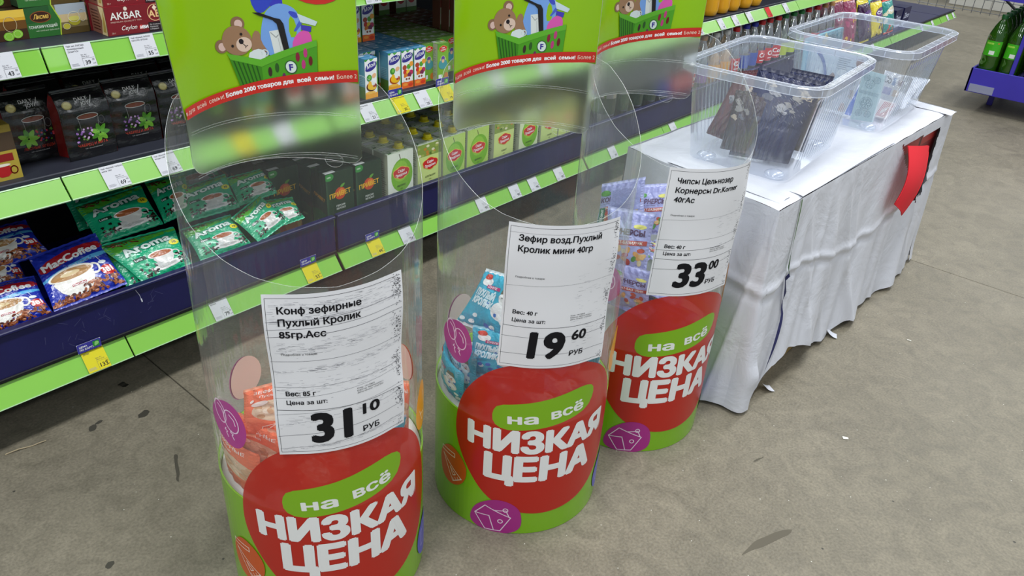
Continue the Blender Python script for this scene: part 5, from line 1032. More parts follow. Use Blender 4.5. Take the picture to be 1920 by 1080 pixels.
for k in range(7): a_ = k * 51; x, y = c0[0] + .08 * math.cos(R(a_)), c0[1] + .08 * math.sin(R(a_)); z = .288 + .022 * (k % 3); ibag(0, [(x - .06, y + .05, z), (x + .06, y + .05, z), (x + .06, y - .05, z), (x - .06, y - .05, z)], orange_art(k), .14, .19, '#f0714c', 'orange sweet pack lying flat in the heap at the tube bottom', G0, seed=210 + k, nu=14, nv=14, seal=False)
ibag(1, [(-.930, 1.050, .535), (-.822, 1.035, .560), (-.790, .990, .455), (-.960, 1.000, .425)], blue_art(0), .13, .15, '#2aa5c4', 'turquoise sweet pack with snowman, top of the heap in the middle tube', G1_, seed=221, crimp='#dfe9ee')
ibag(1, [(-.900, .985, .442), (-.770, 1.005, .470), (-.765, .985, .385), (-.885, .958, .350)], blue_art(1), .13, .15, '#2aa5c4', 'turquoise sweet pack with white sweets, in the middle of the heap', G1_, seed=222, crimp='#9fd8e8')
ibag(1, [(-.990, .995, .400), (-.850, .945, .410), (-.845, .945, .310), (-.985, .990, .272)], blue_art(2), .13, .15, '#2394b6', 'turquoise sweet pack lowest on the left, touching the green band', G1_, seed=223, th=.01, crimp='#7fc4d8')
ibag(1, [(-.98, 1.01, .305), (-.86, .965, .315), (-.86, 1.07, .300), (-.985, 1.10, .295)], blue_art(8), .13, .15, '#2394b6', 'turquoise sweet pack lying flat at the left edge of the middle tube floor', G1_, seed=227, crimp='#7fc4d8')
ibag(1, [(-.85, 1.02, .43), (-.77, 1.07, .43), (-.74, 1.03, .34), (-.83, .97, .34)], blue_art(3), .13, .15, '#e9edf2', 'white and turquoise sweet pack behind the bottom of the 19.60 sheet', G1_, seed=224, crimp='#dfe9ee')
ibag(1, [(-.765, 1.19, .452), (-.72, 1.225, .44), (-.70, 1.19, .34), (-.74, 1.15, .335)], blue_art(6), .13, .15, '#d8e6ee', 'pale sweet pack at the right side of the middle tube', G1_, seed=225, th=.01, crimp='#dfe9ee')
for k in range(7): a_ = k * 51 + 20; x, y = c1[0] + .08 * math.cos(R(a_)), c1[1] + .08 * math.sin(R(a_)); z = .288 + .026 * (k % 3); ibag(1, [(x - .06, y + .05, z), (x + .06, y + .05, z), (x + .06, y - .05, z), (x - .06, y - .05, z)], blue_art(k), .13, .15, '#2aa5c4', 'turquoise sweet pack lying flat in the heap at the tube bottom', G1_, seed=230 + k, nu=14, nv=14, seal=False)
ibag(2, [(-.930, 1.445, .612), (-.825, 1.455, .660), (-.800, 1.435, .575), (-.925, 1.430, .500)], drk_art(), .13, .17, '#a9acdf', 'lilac crisp pack lying sideways on top with a dark green brand patch', G2_, seed=241, crimp='#b9bce6')
ibag(2, [(-.885, 1.530, .600), (-.815, 1.575, .615), (-.80, 1.53, .51), (-.87, 1.49, .50)], lilac_art(2), .13, .17, '#a9acdf', 'lilac crisp pack standing behind the top one, near the right tube wall', G2_, seed=242, crimp='#b9bce6')
ibag(2, [(-.885, 1.410, .580), (-.772, 1.430, .595), (-.755, 1.400, .470), (-.850, 1.375, .455)], lilac_art(0), .13, .17, '#a9acdf', 'upright lilac crisp pack with red flavour band beside the 33.00 sheet', G2_, seed=243, crimp='#b9bce6', th=.02)
ibag(2, [(-.835, 1.375, .480), (-.735, 1.395, .475), (-.730, 1.390, .385), (-.82, 1.368, .375)], lilac_art(4), .13, .17, '#9ea2d6', 'crumpled lilac crisp pack at the lower left behind the red print', G2_, seed=244, crimp='#b9bce6')
for k in range(12): a_ = k * 51 + 40; x, y = c2[0] + .075 * math.cos(R(a_)), c2[1] + .075 * math.sin(R(a_)); z = .29 + .036 * (k // 2); ibag(2, [(x - .055, y + .055, z), (x + .055, y + .055, z), (x + .055, y - .055, z), (x - .055, y - .055, z)], lilac_art(k), .13, .17, '#a9acdf', 'lilac crisp pack lying flat in the heap inside the rearmost tube', G2_, seed=250 + k, nu=14, nv=14, seal=False)

# ================================================================ table wrapped in white paper, with its torn corner
TZ0 = .58
PF = [(-.604, 1.712), (-.556, 2.985)]       # aisle-side top edge (near, far)
PB = [(-1.085, 1.80), (-1.035, 3.07)]       # shelf-side top edge
tt = empty('display_table', (-.82, 2.39, 0), 'low table wrapped in creased white paper with a red torn opening, under two clear bins', 'table')
def cloth_side(A, B, out, drop, nu, nv, seed, hem):
    A = np.array(A); B = np.array(B); L = np.linalg.norm(B - A); o_ = np.array(out, float); r = np.random.RandomState(seed); ph = r.uniform(0, 6, 8)
    def f(u, v):
        P = A[None] * (1 - u)[:, None] + B[None] * u[:, None]; zt = TZ0; zb = np.interp(u, [h[0] for h in hem], [h[1] for h in hem])
        z = zt + (zb - zt) * v; d = .004 + .006 * np.sqrt(v) + .030 * v ** 1.6 + v ** 1.3 * (.012 * np.sin(u * L * 17 + ph[0] + 1.5 * v) + .008 * np.sin(u * L * 37 + ph[1] + 3 * v)) + .003 * np.sin(u * L * 60 + v * 9 + ph[2]) * v
        crease = .006 * np.exp(-((v - (.42 + .05 * np.sin(u * 5 + ph[3]))) / .018) ** 2) - .004 * np.exp(-((v - (.46 + .05 * np.sin(u * 5 + ph[3]))) / .02) ** 2)
        fold = sum(.007 * np.exp(-(((u - c_) + (v - .5) * s_) / .012) ** 2) * np.clip(v * 3, 0, 1) for c_, s_ in zip(r.uniform(.05, .95, 9), r.uniform(-.25, .25, 9)))
        d = d + crease + fold
        return np.stack([P[:, 0] + o_[0] * d, P[:, 1] + o_[1] * d, z], 1)
    return f
hemF = [(0, .012), (.075, .020), (.10, .085), (.15, .115), (.22, .095), (.30, .055), (.34, .02), (.42, .006), (.5, .03), (.55, .008), (.66, .018), (.72, .004), (.8, .02), (.9, .008), (1, .012)]
hemN = [(0, .02), (.3, .012), (.6, .02), (.85, .01), (1, .012)]
fF = cloth_side(PF[0], PF[1], (1, -.04), 0, 200, 60, 5, hemF); fN = cloth_side(PB[0], PF[0], (-.18, -1), 0, 80, 60, 6, hemN)
# front wall: leave the torn rectangular opening
TU0, TU1, TV0, TV1 = .70, .962, .045, .47
b = MB(); nu, nv = 200, 64; U = np.linspace(0, 1, nu + 1); V_ = np.linspace(0, 1, nv + 1); UU, VV = np.meshgrid(U, V_, indexing='ij'); P = fF(UU.ravel(), VV.ravel())
Q = []
for i in range(nu):
    for j in range(nv):
        u, v = (U[i] + U[i + 1]) / 2, (V_[j] + V_[j + 1]) / 2; jag = .006 * math.sin(i * 1.7) + .004 * math.sin(i * .6)
        vt = .035 + .11 * (u - .608); vb = .475 + jag; ul = min(.615 + .50 * v, .76)
        if ul < u < .922 + .003 * math.sin(j * 1.3) and vt < v < vb: continue
        Q.append((i * (nv + 1) + j, (i + 1) * (nv + 1) + j, (i + 1) * (nv + 1) + j + 1, i * (nv + 1) + j + 1))
b.add(P, Q=Q, col='#ffffff', smooth=True); b.grid(fN, 90, 60, '#ffffff')
def ftop(u, v):
    A = np.array(PF[0]); B = np.array(PF[1]); Cc = np.array(PB[0]); D = np.array(PB[1])
    P = np.outer((1 - u) * (1 - v), A) + np.outer(u * (1 - v), B) + np.outer((1 - u) * v, Cc) + np.outer(u * v, D); ed = np.minimum(np.minimum(u, 1 - u) * 1.27, np.minimum(v, 1 - v) * .48)
    z = TZ0 + .0025 - .0045 * np.exp(-ed / .006) + .0012 * np.sin(u * 23 + v * 5) * np.sin(v * 11) + .0010 * np.sin(u * 61 + v * 21); return np.stack([P[:, 0], P[:, 1], z], 1)
b.grid(ftop, 150, 60, '#ffffff')
fB = cloth_side(PB[1], PB[0], (-1, .04), 0, 60, 20, 8, [(0, .02), (1, .02)]); fE = cloth_side(PF[1], PB[1], (.1, 1), 0, 40, 20, 9, [(0, .012), (1, .02)])
b.grid(fB, 60, 20, '#ffffff'); b.grid(fE, 50, 24, '#ffffff'); obj('paper_cover', b, 'cloth', tt)
# corner mantle between near side and aisle side
b = MB()
def fc(u, v):
    a = fN(np.full(len(u), 1.0), v); c_ = fF(np.full(len(u), 0.0), v); P = a * (1 - u)[:, None] + c_ * u[:, None]; mid = np.sin(np.pi * u) * (.018 * v + .004); P[:, 0] += mid * .7; P[:, 1] -= mid * .7; return P
b.grid(fc, 8, 60, '#ffffff'); obj('corner_fold', b, 'cloth', tt)
def fc2(u, v):
    a = fF(np.full(len(u), 1.0), v); c_ = fE(np.full(len(u), 0.0), v); P = a * (1 - u)[:, None] + c_ * u[:, None]; mid = np.sin(np.pi * u) * (.012 * v + .003); P[:, 0] += mid * .7; P[:, 1] += mid * .7; return P
b = MB(); b.grid(fc2, 6, 40, '#ffffff'); obj('corner_fold', b, 'cloth', tt)
# top sheet overlaps
for (x0, y0, x1, y1, yaw) in ((-.64, 1.83, -.60, 2.46, 0), (-.95, 1.74, -.62, 1.80, 0), (-.70, 2.90, -.575, 2.97, 0)):
    b = MB()
    def fo(u, v): x = x0 + (x1 - x0) * u; y = y0 + (y1 - y0) * v; return np.stack([x + .03 * (y - 1.7), y + .10 * (-.6 - x), TZ0 + .0036 + .0012 * np.sin(v * 7 + u * 3)], 1)
    b.grid(fo, 6, 14, '#ffffff'); obj('overlapping_sheet', b, 'cloth', tt)
# red carton under the paper
ca = MB(); ca.box((-1.03, 1.80, .10), (-.612, 2.93, .565), '#8f2a2a', bev=.004)
a = Art(); a.rect(0, 0, 1.13, .46, '#7a2426', 0); a.rect(.0, .40, 1.13, .46, '#a83632', 1); a.text('СПИ', .05, .2, .09, '#5a1a1c', 2, bold=.02)
a.rect(.95, 0, .97, .46, '#4a1517', 1)
ca.art(a, lambda p, o: np.stack([-.612 + o + .0386 * (p[:, 0]), 1.80 + p[:, 0], .10 + p[:, 1]], 1)); obj('red_carton', ca, 'print', tt, label='dark red printed carton visible through the torn opening')
b = MB(); Wf = .118
def flap(u, v):
    TL, TR, BR, BL = [np.array(q) for q in ((-.558, 2.545, .556), (-.538, 2.745, .518), (-.525, 2.60, .318), (-.528, 2.475, .392))]; w_ = 1 - v
    P = np.outer((1 - u) * w_, TL) + np.outer(u * w_, TR) + np.outer((1 - u) * v, BL) + np.outer(u * v, BR); P[:, 0] += .018 * np.sin(np.pi * v) + .008 * np.sin(np.pi * u); P[:, 2] -= .012 * np.clip(u * 9 - 8, 0, 1) * (1 - v) * 2; return P
b.grid(flap, 10, 16, '#e5303a'); b.grid(lambda u, v: flap(u, v) - np.array([.003, 0, 0]), 10, 16, '#e5303a'); e_ = [tuple(flap(np.array([0.0]), np.array([v]))[0]) for v in np.linspace(0, 1, 12)] + [tuple(flap(np.array([u]), np.array([1.0]))[0]) for u in np.linspace(.1, 1, 8)] + [tuple(flap(np.array([1.0]), np.array([v]))[0]) for v in np.linspace(1, 0, 12)]
b.tube(e_, .0016, 5, '#e5303a'); obj('torn_flap', b, 'matte', tt, label='bright red cardboard flap hanging out of the tear')
# strapping band and pallet
def bandpts(du): return [tuple(p + np.array([.0035, 0, 0])) for p in fF(np.interp(np.linspace(0, 1, 30), [0, .4, .7, 1], [.082, .088, .10, .075]) + du, np.linspace(0.0, .97, 30))]
b = MB(); L1, L2 = bandpts(0), bandpts(.0045); b.add(L1 + L2, Q=[(i, i + 1, 30 + i + 1, 30 + i) for i in range(12)], col='#3f6a2c', smooth=True); b.add(L1 + L2, Q=[(i, i + 1, 30 + i + 1, 30 + i) for i in range(12, 29)], col='#2b2d5a', smooth=True); obj('strapping_band', b, 'print', tt, label='narrow green and dark blue strapping band')
for x0, x1, z0, z1 in ((-.66, -.60, .0, .02), (-.66, -.60, .02, .075), (-.66, -.60, .078, .098)):
    b = MB()
    if z0 == .02: b.box((x0, 1.80, z0), (x1, 1.90, z1), bev=.003); b.box((x0, 2.35, z0), (x1, 2.45, z1), bev=.003)
    else: b.box((x0, 1.78, z0), (x1, 2.95, z1), bev=.003)
    obj('pallet_board', b, 'wood', tt)
for x0 in (-.80, -1.02):
    b = MB(); b.box((x0, 1.78, 0), (x0 + .08, 2.95, .098), bev=.003); obj('pallet_board', b, 'wood', tt)
for (x, y, yw) in ((-.540, 2.26, .4), (-.562, 1.845, 1.0)):
    b = MB(); c_, s_ = math.cos(yw), math.sin(yw)
    def fp(u, v): X = (u - .5) * .034; Y = (v - .5) * .028; return np.stack([x + X * c_ - Y * s_, y + X * s_ + Y * c_, .004 + .02 * (1 - u) ** 2], 1)
    b.grid(fp, 5, 4, '#ffffff'); obj('paper_corner', b, 'cloth', tt)

# ================================================================ clear plastic bins
def bin_unit(cx, cy, yaw, z0, label, w0=.27, l0=.41, w1=.335, l1=.465, h=.25):
    t = empty('storage_bin', (cx, cy, z0), label, 'plastic bin', 'clear ribbed plastic bins on the white table'); cs, sn = math.cos(yaw), math.sin(yaw)
    def sq(t_, a, b_, rad):
        """rounded rectangle outline point and normal for parameter t in 0..1"""
        per = [b_ - 2 * rad, math.pi / 2 * rad, a - 2 * rad, math.pi / 2 * rad] * 2; tot = sum(per); s_ = (t_ % 1) * tot; x, y, d = a / 2, -b_ / 2 + rad, math.pi / 2; k = 0
        corners = [(a / 2 - rad, b_ / 2 - rad), (-a / 2 + rad, b_ / 2 - rad), (-a / 2 + rad, -b_ / 2 + rad), (a / 2 - rad, -b_ / 2 + rad)]
        for i in range(8):
            if s_ <= per[i] or i == 7: break
            s_ -= per[i]
        j = i // 2
        if i % 2 == 0:
            n = [(1, 0), (0, 1), (-1, 0), (0, -1)][j]; st = [(a / 2, -b_ / 2 + rad), (a / 2 - rad, b_ / 2), (-a / 2, b_ / 2 - rad), (-a / 2 + rad, -b_ / 2)][j]; dr = [(0, 1), (-1, 0), (0, -1), (1, 0)][j]
            return (st[0] + dr[0] * s_, st[1] + dr[1] * s_), n, i, s_ / per[i]
        an = j * math.pi / 2 + s_ / rad; c = corners[j]; return (c[0] + rad * math.cos(an), c[1] + rad * math.sin(an)), (math.cos(an), math.sin(an)), i, s_ / per[i]
    def Wp(x, y, z): return (cx + x * cs - y * sn, cy + x * sn + y * cs, z0 + z)
    NP = 600; b = MB(); zs = [(.004, 0), (.02, 0), (.05, 1), (.12, 1), (.19, 1), (.205, .3), (.215, 0), (.235, 0), (.25, 0)]; V = []
    for z, rb in zs:
        k = z / h; a = w0 + (w1 - w0) * k; l = l0 + (l1 - l0) * k; rad = .035 + .02 * k
        if z > .21: a += .003; l += .003
        for i in range(NP):
            p, n, seg, fr = sq(i / NP, a, l, rad); d = 0
            if seg % 2 == 0 and .04 < fr < .96: d = rb * .0022 * (1 if math.sin(fr * (30 if seg % 4 == 0 else 36) * math.pi) > 0 else -1)
            V.append(Wp(p[0] + n[0] * d, p[1] + n[1] * d, z))
    m = len(zs); b.add(V, Q=[(k * NP + i, k * NP + (i + 1) % NP, (k + 1) * NP + (i + 1) % NP, (k + 1) * NP + i) for k in range(m - 1) for i in range(NP)], smooth=False); 
    ring = V[:NP:4]; n_ = len(ring); b.add(ring + [Wp(0, 0, .004)], T=[(i, (i + 1) % n_, n_) for i in range(n_)], smooth=False); wall = obj('bin_wall', b, 'bin', t)
    # rolled rim: flat flange with a hanging skirt and rib joints
    b = MB(); prof = [(.0, .250), (.003, .2535), (.016, .254), (.0195, .251), (.020, .233), (.0175, .2325)]; V = []; NR = 160
    for o_, z in prof:
        for i in range(NR):
            p, n, seg, fr = sq(i / NR, w1 + .003, l1 + .003, .055); V.append(Wp(p[0] + n[0] * o_, p[1] + n[1] * o_, z))
    b.add(V, Q=[(k * NR + i, k * NR + (i + 1) % NR, (k + 1) * NR + (i + 1) % NR, (k + 1) * NR + i) for k in range(len(prof) - 1) for i in range(NR)], smooth=False); rim = obj('rim', b, 'bin_rim', t)
    for o_, z in ((.001, .2535), (.0195, .2515), (.0198, .2335)):
        b = MB(); b.tube([Wp(p[0] + n[0] * o_, p[1] + n[1] * o_, z) for p, n, _, _ in (sq(i / 120, w1 + .003, l1 + .003, .055) for i in range(120))], .0007, 5, closed=True); obj('rim_bead', b, 'bin_joint', rim)
    for i in range(26):
        p, n, seg, fr = sq((i + .5) / 26, w1 + .003, l1 + .003, .055)
        b = MB(); b.tube([Wp(p[0] + n[0] * .002, p[1] + n[1] * .002, .2525), Wp(p[0] + n[0] * .018, p[1] + n[1] * .018, .252), Wp(p[0] + n[0] * .0185, p[1] + n[1] * .0185, .234)], .0012, 5); obj('rim_rib', b, 'bin_joint', rim)
    for sx in (-1, 1):
        for sy in (-1, 1):
            b = MB(); q = Wp(sx * (w0 / 2 - .04), sy * (l0 / 2 - .045), 0); b.lathe([(.026, .0045), (.024, .009), (.016, .0135), (.006, .016), (.0005, .0165)], 24, (q[0], q[1], z0), cap=False); obj('foot_dome', b, 'bin_rim', wall)
    return t
TS = .586
bin_unit(-.812, 2.053, R(4), TS, 'nearer clear ribbed bin holding dark clothing packs and a dark red pack')
bin_unit(-.789, 2.69, R(1), TS, 'farther clear ribbed bin holding colouring books and picture packs', w0=.285, l0=.44, w1=.352, l1=.495)

# contents of the nearer bin
def dark_art(w=.2, h=.2, seed=1, base='#1a2044'):
    a = Art(); a.rect(0, 0, w, h, base, 0); rr = random.Random(seed)
    for k in range(7):
        cx, cy = w * rr.uniform(.15, .85), h * rr.uniform(.5, .92); p = [(cx + w * rr.uniform(.05, .16) * math.cos(t), cy + h * rr.uniform(.02, .07) * math.sin(t) - .25 * w * .12 * math.cos(t)) for t in np.linspace(0, 6.28, 12)[:-1]]; a.poly(p, rr.choice(['#8f8b86', '#b7a893', '#5c5e68', '#9b9a9c']), 1, 1)
    for k in range(200):   # net texture
        x, y = w * rr.uniform(.25, .95), h * rr.uniform(.42, .98); a.line([(x, y), (x + w * .03, y - h * .018)], w * .004, rr.choice(['#6e7078', '#15161f', '#8d8d90']), 2)
    for k in range(60):
        x, y = w * rr.uniform(.0, 1), h * rr.uniform(0, .5); a.line([(x, y), (x + w * rr.uniform(-.03, .03), y + h * .12)], w * .006, rr.choice(['#2f3552', '#171a2c', '#3a405e']), 1)
    return a
GB = 'packs in the nearer clear bin'
make_bag('clothing_pack', 'clothing', [(-.875, 2.06, .80), (-.700, 2.09, .785), (-.705, 1.985, .605), (-.855, 1.94, .60)], .03, dark_art(), .2, .2, '#1a2044', 'large navy clothing pack with lace and net pattern, right side of the nearer bin', GB, 301, 'print', crimp='#2a2d44')
make_bag('clothing_pack', 'clothing', [(-.82, 2.15, .79), (-.705, 2.16, .79), (-.71, 2.09, .61), (-.82, 2.08, .61)], .03, dark_art(seed=5, base='#20264a'), .2, .2, '#2b2f45', 'navy clothing pack standing behind the lace-patterned one', GB, 302, 'print', crimp='#2a2d44')
ra = dark_art(seed=7, base='#54202a')
make_bag('clothing_pack', 'clothing', [(-.93, 2.05, .775), (-.86, 2.08, .79), (-.855, 1.99, .612), (-.93, 1.935, .64)], .022, ra, .2, .2, '#54202a', 'dark wine-red crumpled pack, left side of the nearer bin', GB, 303, 'print', crimp='#4a1c24')
make_bag('clothing_pack', 'clothing', [(-.90, 2.00, .74), (-.80, 2.02, .745), (-.79, 1.955, .61), (-.88, 1.93, .61)], .02, dark_art(seed=9, base='#3a2a2e'), .2, .2, '#3a2a2e', 'brown-black pack between the wine-red and the navy pack', GB, 304, 'print', crimp='#33262a')
# contents of the farther bin
def slab(name, cat, Q, th, A, aw, ah, base, label, group, mat='gloss'):
    Q = [np.array(q, float) for q in Q]; TL, TR, BR, BL = Q; n = np.cross(BR - BL, TL - BL); n /= np.linalg.norm(n); t = empty(name, tuple(np.mean(Q, 0)), label, cat, group)
    F = [BL, BR, TR, TL]; B = [q - n * th for q in F]; m = MB(); m.add(F + B, Q=[(0, 1, 2, 3), (7, 6, 5, 4), (0, 4, 5, 1), (1, 5, 6, 2), (2, 6, 7, 3), (3, 7, 4, 0)], col=base)
    A.clip(0, 0, aw, ah)
    def f(p, o): u, v = p[:, 0] / aw, p[:, 1] / ah; return np.outer((1 - u) * (1 - v), BL) + np.outer(u * (1 - v), BR) + np.outer(u * v, TR) + np.outer((1 - u) * v, TL) + np.outer(o, n)
    m.art(A, f, .0004, .0002, .03); obj('cover', m, mat, t)
    w = MB(); w.grid(lambda u, v: f(np.stack([u * aw, v * ah], 1), .004 + .0015 * np.sin(u * 30) * np.sin(v * 22)), 14, 14); obj('clear_wrap', w, 'wrap', t); return t
def colouring():
    a = Art(); w, h = .08, .18; a.rect(0, 0, w, h, '#a9c6cc', 0); c = '#4f7c8a'
    for (x, y, r_) in ((.45, .75, .2), (.25, .86, .14), (.72, .85, .15), (.5, .35, .3), (.5, .35, .22), (.3, .15, .15), (.7, .15, .15)):
        a.ring(w * x, h * y, w * r_, w * r_, .0010, c, 1)
        for k in range(6): t = k * 1.05; a.ring(w * x + w * r_ * .55 * math.cos(t), h * y + w * r_ * .55 * math.sin(t), w * r_ * .4, w * r_ * .22, .0008, c, 1, rot=t, n=12)
    for k in range(5): a.line([(w * .05, h * (.55 + .012 * k)), (w * .95, h * (.53 + .015 * k))], .0007, c, 1)
    return a
def picture(seed, bg, cols, w=.2, h=.15, band=None):
    a = Art(); a.rect(0, 0, w, h, bg, 0); rr = random.Random(seed)
    for k in range(12):
        cx, cy = w * rr.random(), h * rr.random(); p = [(cx + w * rr.uniform(.03, .12) * math.cos(t), cy + h * rr.uniform(.03, .13) * math.sin(t)) for t in np.linspace(0, 6.28, 9)[:-1]]; a.poly(p, rr.choice(cols), 1 + k % 3, 1)
    for k in range(7): a.rect(w * .55, h * (.72 + .035 * k), w * rr.uniform(.7, .95), h * (.73 + .035 * k), '#6b7c90', 4)
    if band: a.ring(w * .05, h * .35, w * .36, h * .60, w * .05, band, 5, -50, 70)
    return a
GQ = 'packs in the farther clear bin'
slab('colouring_book', 'book', [(-.757, 2.575, .742), (-.690, 2.575, .738), (-.682, 2.545, .598), (-.748, 2.545, .592)], .014, colouring(), .08, .18, '#bcd3d8', 'pale blue colouring book pack with flower outlines at the front corner of the farther bin', GQ)
slab('picture_book', 'book', [(-.95, 2.60, .775), (-.765, 2.60, .770), (-.772, 2.57, .60), (-.93, 2.57, .60)], .02, picture(3, '#c9d6e4', ['#c98f68', '#d8b08a', '#8a5a44', '#b4c4d8', '#e6ecf2'], band='#2f62c0'), .2, .15, '#dfe4e8', 'picture book with a blue arc and brown figures, front left of the farther bin', GQ)
slab('craft_pack', 'craft pack', [(-.760, 2.60, .70), (-.750, 2.60, .70), (-.745, 2.56, .598), (-.775, 2.56, .598)], .004, Art().rect(0, 0, .1, .1, '#2f68d0', 0), .1, .1, '#2f68d0', 'narrow bright blue pack beside the pale colouring book', GQ)
a = Art(); a.rect(0, 0, .12, .09, '#b9bcc6', 0); a.ring(.02, .065, .008, .009, .003, '#4a4a5e', 1); a.ring(.036, .062, .007, .007, .003, '#4a4a5e', 1); a.rect(.05, .052, .065, .076, '#6f86ac', 1); a.rect(.075, .056, .10, .073, '#8a8396', 1); a.rect(.02, .02, .06, .042, '#8f8fb4', 1); a.rect(.07, .02, .10, .04, '#b8a8a0', 1)
slab('craft_pack', 'craft pack', [(-.740, 2.745, .715), (-.655, 2.735, .712), (-.660, 2.70, .628), (-.735, 2.71, .632)], .02, a, .12, .09, '#d5d6da', 'white stamp-set pack with dark symbols, middle of the farther bin', GQ)
a = Art(); a.rect(0, 0, .06, .06, '#e8dfe2', 0)
for k in range(8): a.line([(.005 + .006 * k, .004), (.02 + .006 * k, .055)], .0022, '#c23a58', 1)
slab('craft_pack', 'craft pack', [(-.705, 2.655, .645), (-.655, 2.65, .645), (-.662, 2.62, .598), (-.70, 2.62, .598)], .015, a, .06, .06, '#e8dfe2', 'small white pack with red line pattern at the bottom of the farther bin', GQ)
slab('picture_book', 'book', [(-.945, 2.56, .80), (-.945, 2.86, .80), (-.925, 2.86, .62), (-.925, 2.56, .62)], .012, picture(8, '#7db4cc', ['#e2d79a', '#c8e0e8', '#4f90b0', '#c84a3a', '#9ccbd8'], w=.3, h=.18), .3, .18, '#8fbccc', 'sky-blue picture book standing along the rear wall of the farther bin', GQ)
for k, (x, y, z) in enumerate(((-.70, 2.79, .62), (-.75, 2.84, .62), (-.69, 2.87, .64), (-.72, 2.70, .605))): make_bag('clear_packet', 'packet', [(x - .05, y + .05, z + .03), (x + .05, y + .05, z + .035), (x + .05, y - .04, z - .01), (x - .05, y - .04, z - .01)], .014, None, 1, 1, '#dfe1e8', 'crumpled clear packet in the bottom of the farther bin, %s' % ('nearest to the stamp-set pack', 'in the middle', 'farthest from the camera', 'beside the red-lined pack')[k], GQ, 320 + k, 'softbag', wr=1.8, nu=16, nv=16)

# ================================================================ far shelves: bottles and snack packs
def bottle_kind(name, liquid, capcol, H=.335, r=.044, label=None, lc='#c8202a', clear=True):
    m = MB(); prof = [(.0, .004), (.030, 0), (.040, .006), (r, .03), (r * .97, .09), (r, .12), (r, H * .58), (r * .92, H * .66), (r * .62, H * .80), (.018, H * .885), (.0145, H * .91), (.0145, H * .95)]
    m.lathe(prof, 24, cap=False); parts = [('bottle_wall', m.mesh('bottle_wall', 'clear_pet' if clear else liquid))]
    if clear:
        l = MB(); fillh = H * .80; pr = [(max(.0, a - .0015), z) for a, z in prof if z < fillh] + [(.0001, H * .78)]; l.lathe(pr, 20, cap=False); parts.append(('drink', l.mesh('drink', liquid)))
    c = MB(); c.lathe([(.0165, H * .935), (.0168, H * .985), (.0150, H)], 20, col=capcol); 
    for k in range(14): a = 2 * math.pi * k / 14; c.box((.0165 * math.cos(a) - .0007, .0165 * math.sin(a) - .0007, H * .94), (.0165 * math.cos(a) + .0007, .0165 * math.sin(a) + .0007, H * .98), capcol)
    parts.append(('screw_cap', c.mesh('screw_cap', 'cap')))
    lm = MB(); lm.lathe([(r + .0006, H * .36), (r + .0006, H * .56)], 28, col=lc, cap=False)
    if label:
        A = Art(); A.text(label, 0, 0, H * .07, '#ffffff', 1, bold=.03, w=.07, align='c'); A.rect(-.03, -.018, .03, -.014, '#ffffff', 1)
        lm.art(A, lambda p, o: np.stack([(r + .0006 + o) * np.cos(p[:, 0] / r), (r + .0006 + o) * np.sin(p[:, 0] / r), p[:, 1] + H * .45], 1), .0004, .0002, .01)
    parts.append(('bottle_label', lm.mesh('bottle_label', 'gloss'))); return Kind(name, 'bottle', None, parts)
KB = {'red': bottle_kind('soda_bottle', 'cola', '#c4242a', label='Cola'), 'blue': bottle_kind('soda_bottle', 'cola', '#2c35a8', lc='#2c4aa8'), 'green': bottle_kind('soda_bottle', 'green_pet', '#1f7a3a', lc='#b6cc3a'), 'orange': bottle_kind('soda_bottle', 'orange_drink', '#d8d8d8', lc='#e0a030'), 'purple': bottle_kind('soda_bottle', 'cola', '#b98a5a', lc='#8a5a9a')}
KB['dark'] = bottle_kind('soda_bottle', 'cola', '#1f3a24', lc='#223326')
GS = 'soda bottles in the low basket of the far bays'
seq = [(2.72, 'dark'), (2.82, 'dark'), (2.93, 'dark'), (3.04, 'dark'), (3.15, 'blue'), (3.27, 'red'), (3.38, 'red'), (3.50, 'purple'), (3.62, 'orange'), (3.73, 'orange'), (3.834, 'red'), (3.945, 'blue'), (4.04, 'blue'), (4.125, 'red'), (4.22, 'red'), (4.325, 'red'), (4.42, 'green'), (4.53, 'green'), (4.635, 'green'), (4.735, 'red'), (4.86, 'red'), (4.98, 'purple'), (5.09, 'purple')]
cn = {'red': 'red-capped cola bottle', 'blue': 'blue-capped dark soda bottle', 'green': 'green soda bottle with green cap', 'orange': 'orange drink bottle with white cap', 'purple': 'brown-capped dark drink bottle', 'dark': 'dark soda bottle with dark green cap'}
FL = ['dark green-capped soda bottle beside the last juice carton, start of the bottle row', 'dark green-capped soda bottle, second in the bottle row behind the rearmost tube', 'dark green-capped soda bottle, third in the bottle row behind the rearmost tube', 'dark green-capped soda bottle, fourth in the bottle row behind the rearmost tube',
 'blue-capped dark soda bottle behind the right part of the rearmost header card', 'red-capped cola bottle right of the blue-capped one behind the rearmost header', 'red-capped cola bottle two right of the blue-capped one behind the rearmost header', 'brown-capped dark drink bottle left of the two orange drink bottles',
 'orange drink bottle with white cap, left one of the two', 'orange drink bottle with white cap, right one of the two', 'red-capped cola bottle between the orange drinks and the blue-capped pair', 'blue-capped dark soda bottle, left one of the pair', 'blue-capped dark soda bottle, right one of the pair',
 'red-capped cola bottle, first of the three after the blue-capped pair', 'red-capped cola bottle, middle of the three after the blue-capped pair', 'red-capped cola bottle, last of the three after the blue-capped pair', 'green soda bottle, first of the three green caps in the row', 'green soda bottle, second of the three green caps in the row', 'green soda bottle, last of the three green caps in the row',
 'red-capped cola bottle directly after the three green caps', 'red-capped cola bottle second after the three green caps', 'brown-capped dark drink bottle, next to last of the row', 'brown-capped dark drink bottle, last of the row beside the crisp bags']
for j, (y, k) in enumerate(seq):
    KB[k].put((-1.785, y, .201), (0, 0, random.uniform(-.5, .5)), FL[j], GS)
